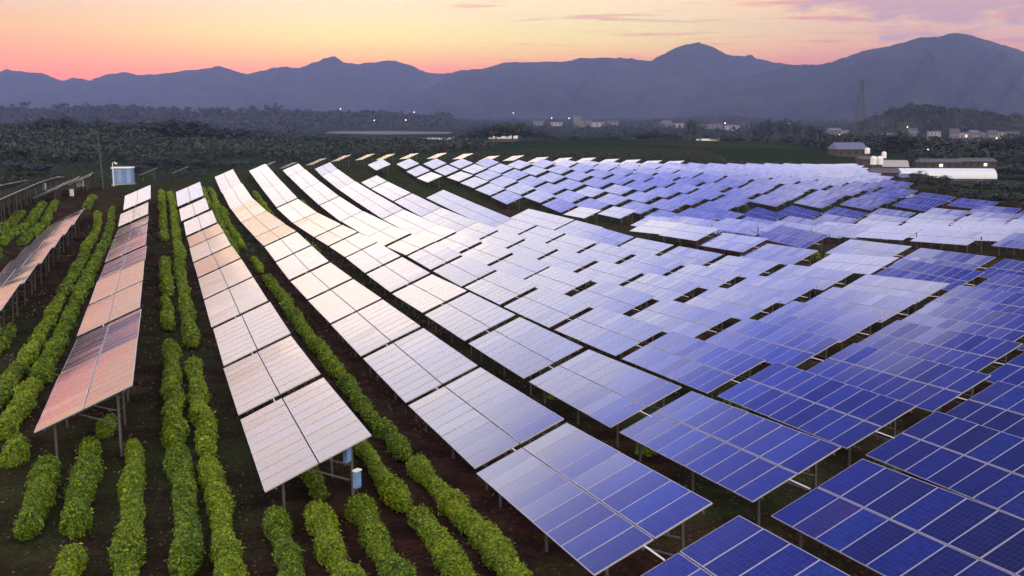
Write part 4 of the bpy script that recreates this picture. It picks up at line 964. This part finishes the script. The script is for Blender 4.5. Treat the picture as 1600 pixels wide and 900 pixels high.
# ---------------------------------------------------------------- distant land
def hill_mat():
    t=NT('far woods'); ge=t.n('ShaderNodeNewGeometry'); nz=t.noise(ge.outputs['Position'],.0035,8,.62,.6); n2=t.noise(ge.outputs['Position'],.05,4,.6)
    col=t.ramp(t.math('ADD',t.math('MULTIPLY',nz,.5),t.math('MULTIPLY',n2,.5)),[(.36,(.006,.010,.009)),(.5,(.022,.028,.020)),(.64,(.055,.060,.042))])
    b=t.bsdf(Base_Color=col,Roughness=1.0); b.inputs['Specular IOR Level'].default_value=0; return t.done(b.outputs[0])
M['hill']=hill_mat()
def ridge(name,prof,D,depth,seed,rough,back=600):
    """a range whose crest follows the profile at depth D, falling towards the viewer and away again"""
    r=np.random.default_rng(seed); us=np.linspace(prof[0][0],prof[-1][0],420); pv=np.interp(us,[p[0] for p in prof],[p[1] for p in prof])
    pv=pv+ (sm_noise(us+3000,seed,3.1)-.5)*rough+(sm_noise(us+3000,seed+1,9)-.5)*rough*.8
    rows=[-back,-back*.4,0]+list(np.linspace(depth*.06,depth,16)); V=[]
    for k,dd in enumerate(rows):
        for j,u in enumerate(us):
            c=at(float(u),float(pv[j]),D); H=c.z-ZFAR
            if dd<=0: f=1+dd/back; ext=0
            else:
                q=dd/depth; f=(1-q)**1.35; ext=(sm_noise(np.array([u*1.0+q*70+5000]),seed+9,26)[0]-.5)*H*.34*math.sin(q*math.pi)+(sm_noise(np.array([u*1.0-q*90+7000]),seed+4,9)[0]-.5)*H*.08*math.sin(q*math.pi)
            p=at(float(u),172,D-dd); V.append((p.x,p.y,ZFAR-3+ (H+3)*f+ext))
    n=len(us); ii=(np.arange(len(rows)-1)[:,None]*n+np.arange(n-1)[None]).ravel()
    o=link_mesh(name,np_mesh(name,V,np.stack([ii,ii+1,ii+n+1,ii+n],1)[:,::-1],M['hill'],True)); tag(o,kind='structure')
ridge('mountains',[(-260,124),(-100,118),(0,113),(15,108),(45,113),(70,114),(100,127),(120,121),(145,126),(170,116),(200,113),(225,117),(250,116),(280,112),(310,109),(346,103),(375,112),(390,116),(430,106),(450,104),(468,107),(490,99),(510,91),(525,88),(540,97),(560,100),(580,98),(615,94),(640,101),(665,113),(700,115),(720,110),(750,108),(800,118),(900,140),(1000,180)],5600,1600,3,1.6)
ridge('mountains',[(560,178),(640,150),(690,128),(720,112),(760,106),(790,97),(830,97),(880,96),(910,90),(980,91),(1000,94),(1015,95),(1032,85),(1050,76),(1070,69),(1088,66),(1110,73),(1135,86),(1160,88),(1166,86),(1172,86),(1180,92),(1200,96),(1225,100),(1260,105),(1320,122),(1400,170)],4700,1500,5,1.6)
ridge('mountains',[(1060,178),(1130,140),(1180,116),(1225,102),(1280,101),(1300,95),(1345,79),(1400,68),(1430,58),(1460,57),(1480,51),(1500,53),(1530,62),(1560,70),(1600,83),(1700,108),(1850,118)],3900,1500,8,1.5)
ridge('hills',[(-200,168),(0,169),(30,172),(60,170),(95,172),(140,167),(170,168),(230,171),(260,171),(330,175),(420,176),(470,172),(520,175),(600,178),(680,182),(760,190)],1700,330,12,3.4,200)
ridge('hills',[(1340,190),(1375,180),(1395,170),(1420,164),(1445,163),(1475,168),(1510,171),(1545,177),(1600,184),(1650,190)],1000,130,15,3.0,120)
ridge('hills',[(960,192),(1060,184),(1110,181),(1150,180),(1180,184),(1230,190)],2000,250,17,2.5,150)
def on_ridge_pts(prof,D,depth,n,seed):
    r=np.random.default_rng(seed); out=[]
    for _ in range(n):
        u=prof[0][0]+(prof[-1][0]-prof[0][0])*r.random(); q=r.random()**1.5; v=np.interp(u,[p[0] for p in prof],[p[1] for p in prof]); c=at(float(u),float(v),D); p=at(float(u),172,D-depth*q); out.append((p.x,p.y,ZFAR-3+(c.z-ZFAR+3)*(1-q)**1.35-2))
    return out
woodland('far_woods','blue hazy woods covering the low ridge behind the wooded hill',on_ridge_pts([(-60,170),(30,173),(140,169),(260,173),(330,177),(470,175),(600,181),(700,186)],1700,300,900,21),9.0,M['wood_far'],per=45,leaf=.28,seed=7)
woodland('knoll_woods','dim woods covering the knoll behind the town',on_ridge_pts([(1370,184),(1395,173),(1420,167),(1445,166),(1510,174),(1600,187)],1000,120,420,22),6.4,M['wood_far'],per=63,leaf=.2,seed=8)
# pale river reach on the plain
mb=MB(); P=[at(u,172,D) for u,D in ((505,1120),(600,1060),(700,1090),(708,1180),(600,1240),(515,1210))]
mb.add([(p.x,p.y,ZFAR+.35) for p in P],[tuple(range(6))]); 
t=NT('pale stubble'); b=t.bsdf(Base_Color=(.055,.066,.062),Roughness=.8); M['pale']=t.done(b.outputs[0])
tag(mb.build('flooded_field',M['pale']),kind='structure')
# ---------------------------------------------------------------- buildings
def emis(name,c,s):
    t=NT(name); e=t.n('ShaderNodeEmission'); e.inputs[0].default_value=(*c,1); e.inputs[1].default_value=s; return t.done(e.outputs[0])
M['lamp']=emis('lit lamp',(1,.93,.80),14); M['litwin']=emis('lit window',(1,.88,.65),2.2); M['darkwin']=simple('dark window',(.03,.035,.05),.2)
FWD=Vector((math.sin(CAM['yaw']),math.cos(CAM['yaw']),0)); YAWZ=-CAM['yaw']
def house(u,D,w,d,h,rh,rot,wall,roof,label,cat='house',name='house',group=None,win=3,floors=1,lit=(),flat=False,z=None):
    b=on_ground(u,D) if z is None else z
    root=empty(name,b,(0,0,YAWZ+rot)); tag(root,label,cat,group)
    m=MB(); m.box((0,0,h/2-.5),(w,d,h+1)); m.build('wall',wall,root)
    m=MB(); o=.4
    if flat: m.box((0,0,h+.15),(w+.4,d+.4,.3)); m.box((0,-d/2,h+.55),(w+.3,.12,.55)); m.box((0,d/2,h+.55),(w+.3,.12,.55))
    else:
        x,y=w/2+o,d/2+o; rr=rh
        m.add([(-x,-y,h+.02),(x,-y,h+.02),(x,y,h+.02),(-x,y,h+.02),(-x*.92,0,h+rr),(x*.92,0,h+rr)],[(0,1,5,4),(2,3,4,5),(1,2,5),(3,0,4),(3,2,1,0)])
        m.box((0,0,h+rr+.02),(w*.9,.25,.14))
    m.build('roof',roof,root)
    k=0
    for f in range(floors):
        for i in range(win):
            x=(i-(win-1)/2)*w/win; zc=(f+.55)*h/floors
            m=MB(); m.box((x,-d/2-.03,zc),(w/win*.42,.06,h/floors*.42)); m.build('window',M['litwin'] if k in lit else M['darkwin'],root); k+=1
    return root
# farmhouse and yard
house(1328,365,11.0,7.5,2.5,2.3,R(8),M['wood'],M['rooftile'],'low farmhouse with blue grey hipped roof beyond the panels',win=4)
house(1362,330,6.4,5,2.0,.9,R(4),M['wood'],M['roofdark'],'small dark outbuilding between farmhouse and white tanks','shed','shed',win=1)
house(1404,270,6.0,5.5,2.6,1.6,R(-18),M['wood'],M['grey'],'grey gabled shed behind the big white tanks','shed','shed',win=1)
house(1388,250,6.2,6.0,2.3,1.0,R(-12),M['wood'],M['roofdark'],'dark timber barn at the left end of the greenhouse','barn','barn',win=2)
house(1432,244,5.6,4.6,1.6,.7,R(-8),M['wood'],M['rooftile'],'low open shed with blue roof before the greenhouse','shed','shed',win=2)
house(1472,292,11,5,1.9,.9,R(-4),M['wood'],M['roofdark'],'long dark livestock shed behind the greenhouse, left one','shed','shed',win=5,lit=(2,))
house(1530,296,10,5,1.9,.9,R(-4),M['wood'],M['roofdark'],'long dark livestock shed behind the greenhouse, right one','shed','shed',win=5,lit=(3,))
def wallpanel(u,D,w,h,rot,label):
    b=on_ground(u,D); root=empty('yard_wall',b,(0,0,YAWZ+rot)); tag(root,label,'wall')
    m=MB(); m.box((0,0,h/2-.3),(w,.22,h+.6)); m.build('panel',M['boxwhite'],root)
    m=MB(); m.box((0,0,h+.05),(w+.15,.34,.1)); m.build('coping',M['grey'],root)
wallpanel(1353.5,246,1.7,1.9,R(10),'small white wall at the left of the farm yard')
wallpanel(1372,243,2.9,2.0,R(-14),'wider white wall in front of the dark barn')
wallpanel(1386.5,241,.7,1.8,R(-10),'narrow white pillar wall beside the dark barn')
def tank(u,vb,D,r,h,label):
    b=at(u,vb,D); z=g1(b.x,b.y); root=empty('water_tank',(b.x,b.y,z)); tag(root,label,'tank')
    zb=max(b.z-z,.2)
    m=MB(); m.cyl((0,0,zb),(0,0,zb+h*.8),r,r,16); m.cyl((0,0,zb+h*.8),(0,0,zb+h*.96),r,r*.45,16)
    for q in (.2,.4,.6): m.cyl((0,0,zb+h*q),(0,0,zb+h*q+.08),r*1.03,r*1.03,16)
    m.build('tank_body',M['boxwhite'],root)
    m=MB(); m.cyl((0,0,zb+h*.96),(0,0,zb+h),r*.3,r*.3,10); m.build('lid',M['boxblue'],root)
    for a in range(4):
        m=MB(); m.bar((r*.7*math.cos(a*1.57+.78),r*.7*math.sin(a*1.57+.78),-.3),(r*.7*math.cos(a*1.57+.78),r*.7*math.sin(a*1.57+.78),zb),.12); m.build('leg',M['steel'],root)
tank(1364.5,257,262,.80,2.2,'left one of two big white tanks by the barn')
tank(1374.5,257,263,.80,2.2,'right one of two big white tanks by the barn')
tank(1381,247,272,.62,1.8,'white tank raised behind the two big tanks')
tank(1355,240,345,.85,2.0,'white tank at the right end of the farmhouse')
def greenhouse():
    b=on_ground(1476,258); root=empty('greenhouse',b,(0,0,YAWZ+R(-3))); tag(root,'long white film tunnel greenhouse at the farm','greenhouse')
    L,w,h=26.0,6.0,2.9; m=MB(); n=14; prof=[(w/2*math.cos(math.pi-i*math.pi/n),.5+(h-.5)*math.sin(i*math.pi/n)) for i in range(n+1)]
    k=26; vs=[(-L/2+L*j/k,y,z+ (0.025 if j%2 else 0)) for j in range(k+1) for (y,z) in prof]
    fs=[(j*(n+1)+i,(j+1)*(n+1)+i,(j+1)*(n+1)+i+1,j*(n+1)+i+1) for j in range(k) for i in range(n)]
    m.add(vs,fs); m.build('film_cover',M['film'],root,True)
    for s in (-1,1):
        m=MB(); m.add([(s*(L/2-.05),y,z-.02) for y,z in prof]+[(s*(L/2-.05),-w/2,-.5),(s*(L/2-.05),w/2,-.5)][::-1],[tuple(range(n+3))]); m.build('end_wall',M['grey'],root)
    m=MB()
    for s in (-1,1): m.box((0,s*w/2,0),(L,.08,1.0))
    m.build('side_wall',M['darkmetal'],root)
greenhouse()
# pale lane from the farm to the solar field
def lane(pts,w,name):
    V=[];n=len(pts)
    dense=[]
    for i in range(n-1):
        for q in np.linspace(0,1,8,endpoint=False): dense.append(Vector(pts[i]).lerp(Vector(pts[i+1]),q))
    dense.append(Vector(pts[-1]))
    for i,p in enumerate(dense):
        d=(dense[min(i+1,len(dense)-1)]-dense[max(i-1,0)]).normalized(); s=Vector((-d.y,d.x))*w/2
        for k in (-1,-.33,.33,1): q=p+s*k; V.append((q.x,q.y,g1(q.x,q.y)+.10))
    N=len(dense); F=[(i*4+k,i*4+k+1,(i+1)*4+k+1,(i+1)*4+k) for i in range(N-1) for k in range(3)]
    tag(link_mesh(name,np_mesh(name,V,F,M['lane'])),kind='structure')
M['lane']=simple('pale gravel',(.26,.25,.26),.9,var=.2,scale=.8)
def gp(u,D): p=at(u,172,D); return (p.x,p.y)
lane([gp(1430,205),gp(1408,222),gp(1385,236),gp(1352,240),gp(1336,262),gp(1345,290),gp(1350,320)],3.6,'farm_lane')
# lattice tower
def tower():
    D=1000; b=at(1345,172,D); z=ZFAR; top=at(1348.5,126,D).z-z; root=empty('lattice_tower',(b.x,b.y,z),(0,0,YAWZ)); tag(root,'tall grey lattice telecom tower standing behind the town','tower')
    m=MB(); lv=[0,.1,.2,.3,.39,.48,.56,.64,.71,.78,.84,.9,.95,1.0]; wd=lambda q:4.6*(1-q)**1.1+.7
    c=[(-1,-1),(1,-1),(1,1),(-1,1)]
    for a,bq in zip(lv,lv[1:]):
        for i,(x,y) in enumerate(c):
            x2,y2=c[(i+1)%4]; A=wd(a);B=wd(bq)
            m.bar((x*A,y*A,a*top),(x*B,y*B,bq*top),.42); m.bar((x*A,y*A,a*top),(x2*B,y2*B,bq*top),.2); m.bar((x2*A,y2*A,a*top),(x*B,y*B,bq*top),.2)
    m.build('lattice',M['darkmetal'],root)
    for q in (.86,.985):
        m=MB(); m.cyl((0,0,top*q),(0,0,top*q+.35),3.0,3.0,12); 
        for a in range(8): m.box((3.0*math.cos(a*.785),3.0*math.sin(a*.785),top*q+1.0),(.4,.4,2.2))
        m.build('antenna_platform',M['darkmetal'],root)
    m=MB(); m.cyl((0,0,top),(0,0,top+4.2),.16,.05,6); m.build('spire',M['steel'],root)
tower()
# town houses
M['townwall']=simple('weathered render',(.15,.15,.165),.85)
TOWN=[(1305,960,11,8,7,(1,2),1),(1322,980,6,6,6,(),0),(1358,960,6,6,8,(),0),(1391,900,12,7,4,(),0),(1412,940,9,7,7,(),0),(1428,900,7,6,9,(0,),0),(1446,920,12,8,5,(),0),(1462,880,9,7,7,(),0),(1479,930,12,8,5,(),0),(1494,880,7,6,8,(),0),(1508,900,14,8,5,(1,),0),(1524,860,7,7,7,(),0),(1538,900,12,8,5,(),0),(1553,860,8,6,7,(2,),0),(1568,880,11,8,6,(),0),(1585,860,9,7,7,(),0),(1512,760,12,8,4,(2,),0),(1527,750,8,6,4,(),0),
(902,1500,9,9,17,(),0),(914,1520,20,9,10,(),0),(932,1560,24,9,7,(),0),(955,1600,22,9,8,(),0),(1105,1400,18,8,5,(),0),(1120,1380,16,8,6,(),0),(1145,1300,18,8,6,(),0),(1168,1350,20,8,7,(),0),(870,1650,18,8,6,(),0),(842,1700,18,8,6,(),0),(1062,1500,20,8,6,(),0),(1042,1560,14,8,8,(),0)]
for i,(u,D,w,d,h,lit,fl) in enumerate(sorted(TOWN)):
    walls=['townwall','grey','townwall'][i%3]; fl_=max(1,int(h/3))
    house(u,D,w,d,h,1.6,R([5,-12,20,0][i%4]),M[walls],M['roofdark' if i%2 else 'rooftile'],'hazy %s town building below the mountains, %s from the left'%(['pale','grey','pale'][i%3],(ORD+['','','','',''])[i+1] if i+1<26 else ['twenty-sixth','twenty-seventh','twenty-eighth','twenty-ninth','thirtieth'][i-25]),'building','town_house','town buildings on the plain',win=3,floors=fl_,lit=lit,flat=(i%3!=0))
# white polytunnels and sheets catching light in the fields
for u,D,w,lab in ((1106,620,16,'white field shed beyond the green slope'),(700,640,26,'low white polytunnel by the pale flooded field'),(786,560,16,'low white polytunnel at the foot of the tree clump')):
    p=on_ground(u,D); root=empty('polytunnel',p,(0,0,YAWZ)); tag(root,lab,'polytunnel')
    m=MB(); n=8; pr=[(1.8*math.cos(math.pi-i*math.pi/n),.4+1.7*math.sin(i*math.pi/n)) for i in range(n+1)]
    m.add([(s*w/2,y,z+1.2) for s in (-1,1) for y,z in pr],[(i,n+1+i,n+2+i,i+1) for i in range(n)]); m.build('film_cover',M['plaster'],root,True)
    m=MB(); m.box((0,-1.75,.7),(w,.1,2.0)); m.box((0,1.75,.7),(w,.1,2.0)); m.build('side_wall',M['darkmetal'],root)
# street lamps, lit
LAMPS=[(1233,193,820,'warm'),(1133,193,1250,'white'),(1242,200,850,'white'),(634,188,1500,'white'),(647,175.5,2300,'white'),(585,188.5,1450,'white'),(802,177,2600,'white'),(862,185,2000,'white'),(889,185,1900,'white'),(1530,225,420,'white'),(1418,199,880,'white'),(1532,236,330,'white'),(1450,234,330,'white'),(532,170.5,2500,'white')]
for i,(u,v,D,k) in enumerate(sorted(LAMPS)):
    p=at(u,v,D); z=g1(p.x,p.y); root=empty('street_lamp',(p.x,p.y,z)); tag(root,'small lit lamp on a thin pole on the plain, %s from the left'%ordn(i),'street lamp','lit lamps on the plain')
    hh=p.z-z; m=MB(); m.cyl((0,0,-.5),(0,0,hh),.10,.07,6); m.build('pole',M['steel'],root)
    rr=.48*D/1587; m=MB(); 
    for a,b,c_,d_ in ((-1,-.6,.35,.9),(-.6,.6,.9,.9),(.6,1,.9,.3)): m.cyl((0,0,hh+rr+a*rr),(0,0,hh+rr+b*rr),c_*rr,d_*rr,8)
    m.build('lamp_head',M['lamp'],root)
# ---------------------------------------------------------------- equipment at the left
M['boxblue2']=simple('paler blue enamel',(.24,.34,.60),.45)
def cabinet():
    D=172; b=on_ground(186,D); root=empty('transformer_cabinet',b,(0,0,YAWZ+R(6))); tag(root,'white and blue transformer cabinet by the red earth track','cabinet')
    w,d,h=3.1,1.9,2.55
    m=MB(); m.box((0,0,.0),(w+.3,d+.3,.5)); m.build('plinth',M['grey'],root)
    m=MB(); m.box((0,0,.25+h/2),(w,d,h)); m.build('housing',M['boxblue'],root)
    m=MB(); m.box((0,0,.25+h+.09),(w+.25,d+.3,.18)); m.build('roof',M['boxwhite'],root)
    for i in range(4):
        m=MB(); m.box(((i-1.5)*.74,-d/2-.025,.25+h*.48),(.66,.05,h*.86))
        for q in range(6): m.box(((i-1.5)*.74,-d/2-.06,.25+h*.62+q*.1),(.46,.03,.04))
        m.build('door',M['boxblue2' if i%2 else 'boxblue'],root)
cabinet()
b=on_ground(170,165); root=empty('camera_mast',b,(0,0,YAWZ)); tag(root,'white mast with curved camera head beside the cabinet','mast')
m=MB(); m.cyl((0,0,-.4),(0,0,3.7),.09,.07,8); m.build('pole',M['boxwhite'],root)
m=MB(); m.cyl((0,0,3.7),(.22,0,3.95),.06,.05,6); m.cyl((.22,0,3.95),(.5,0,3.9),.05,.05,6); m.box((.55,0,3.72),(.34,.28,.24)); m.build('camera_head',M['boxwhite'],root)
b=on_ground(153,156); root=empty('lightning_pole',b,(R(0),R(-1.5),YAWZ)); tag(root,'tall thin grey lightning pole behind the tea bushes','pole')
m=MB(); m.cyl((0,0,-.5),(0,0,4.5),.11,.085,8); m.cyl((0,0,4.5),(0,0,8.2),.085,.05,8); m.build('pole',M['steel'],root)
m=MB(); m.cyl((0,0,8.2),(0,0,9.4),.03,.012,6); m.box((0,0,8.15),(.3,.3,.08)); m.build('rod',M['steel'],root)
def inverter(loc,rot,label,w=.42,d=.24,h=.62,col='boxblue'):
    root=empty('inverter_box',loc,(0,0,rot)); tag(root,label,'inverter box','inverter boxes hung on the table legs')
    m=MB(); m.box((0,0,0),(w,d,h)); m.build('housing',M[col],root)
    m=MB(); m.box((0,-.01,h/2+.02),(w+.02,d+.04,.04)); m.build('rain_cap',M['boxwhite'],root)
    m=MB(); m.box((0,-d/2-.012,-.02),(w*.8,.025,h*.72)); m.build('cover_plate',M['boxblue'],root)
    m=MB()
    for x in (-.1,0,.1): m.cyl((x,0,-h/2-.09),(x,0,-h/2+.01),.022,n=6)
    m.build('cable_gland',M['darkmetal'],root)
    m=MB(); m.box((0,d/2+.05,0),(.1,.1,.3)); m.build('bracket',M['steel'],root)
def leg_spot(blk,r,near=True):
    t=sorted([t for t in TABLES if t[0]==blk and t[1]==r],key=lambda t:t[3])[0 if near else -1]; return t
t=leg_spot('near',3); _,_,x,y,z,s,n,_,_=t; x0=x+.95; yb=y-4.2
for dx,dy,dz,lab in ((-.05,.15,.02,'rear blue and white inverter box on the front white table leg'),(.14,-.30,-.62,'front blue and white inverter box on the front white table leg')):
    inverter((x0+dx,yb+dy,z-s*4.2+dz),R(38),lab,.21,.13,.50)
t=leg_spot('near',1); _,_,x,y,z,s,n,_,_=t
for dx,lab in ((-.15,'blue inverter box under the red table at left edge'),(.38,'white inverter box under the red table at left edge')):
    inverter((x+AR*CTH+dx,y-4.2,z-.35),R(20),lab,.22,.14,.56,'boxblue' if dx<0 else 'boxwhite')
for (u,v,D,lab) in ((69,291,150,'leftmost small white inverter box beneath the side-on tables'),(112,301,140,'lowest small white inverter box near the tea bushes'),(122,287,158,'left one of a close pair of white boxes under tables'),(128,286,158,'right one of a close pair of white boxes under tables'),(193,285,185,'white box at the right side of cabinet')):
    if u==193: continue
    p=at(u,v,D); root=empty('inverter_box',p,(0,0,YAWZ)); tag(root,lab,'inverter box','small white boxes among the side-on tables'); g=g1(p.x,p.y)
    m=MB(); m.box((0,0,0),(.45,.3,.95)); m.build('housing',M['boxwhite'],root)
    m=MB(); m.bar((0,.2,g-p.z-.4),(0,.2,.5),.08); m.build('post',M['steel'],root)
# short marker posts standing in the aisles
for i,(u,v) in enumerate(((230,545),(518,536),(310,640))):
    pass
# ---------------------------------------------------------------- haze
if HAZE>0:
    mb=MB(); mb.box((0,0,(-34+720)/2),(2*HAZE_R,2*HAZE_R,720+34))
    o=mb.build('haze',[]); tag(o,'thin blue evening haze over the plain','haze',kind='stuff')
    t=NT('haze'); v=t.n('ShaderNodeVolumePrincipled'); v.inputs['Color'].default_value=(*HAZE_COL,1); v.inputs['Density'].default_value=HAZE; v.inputs['Anisotropy'].default_value=HAZE_G
    t.l(v.outputs[0],t.out.inputs['Volume']); o.data.materials.append(t.m)
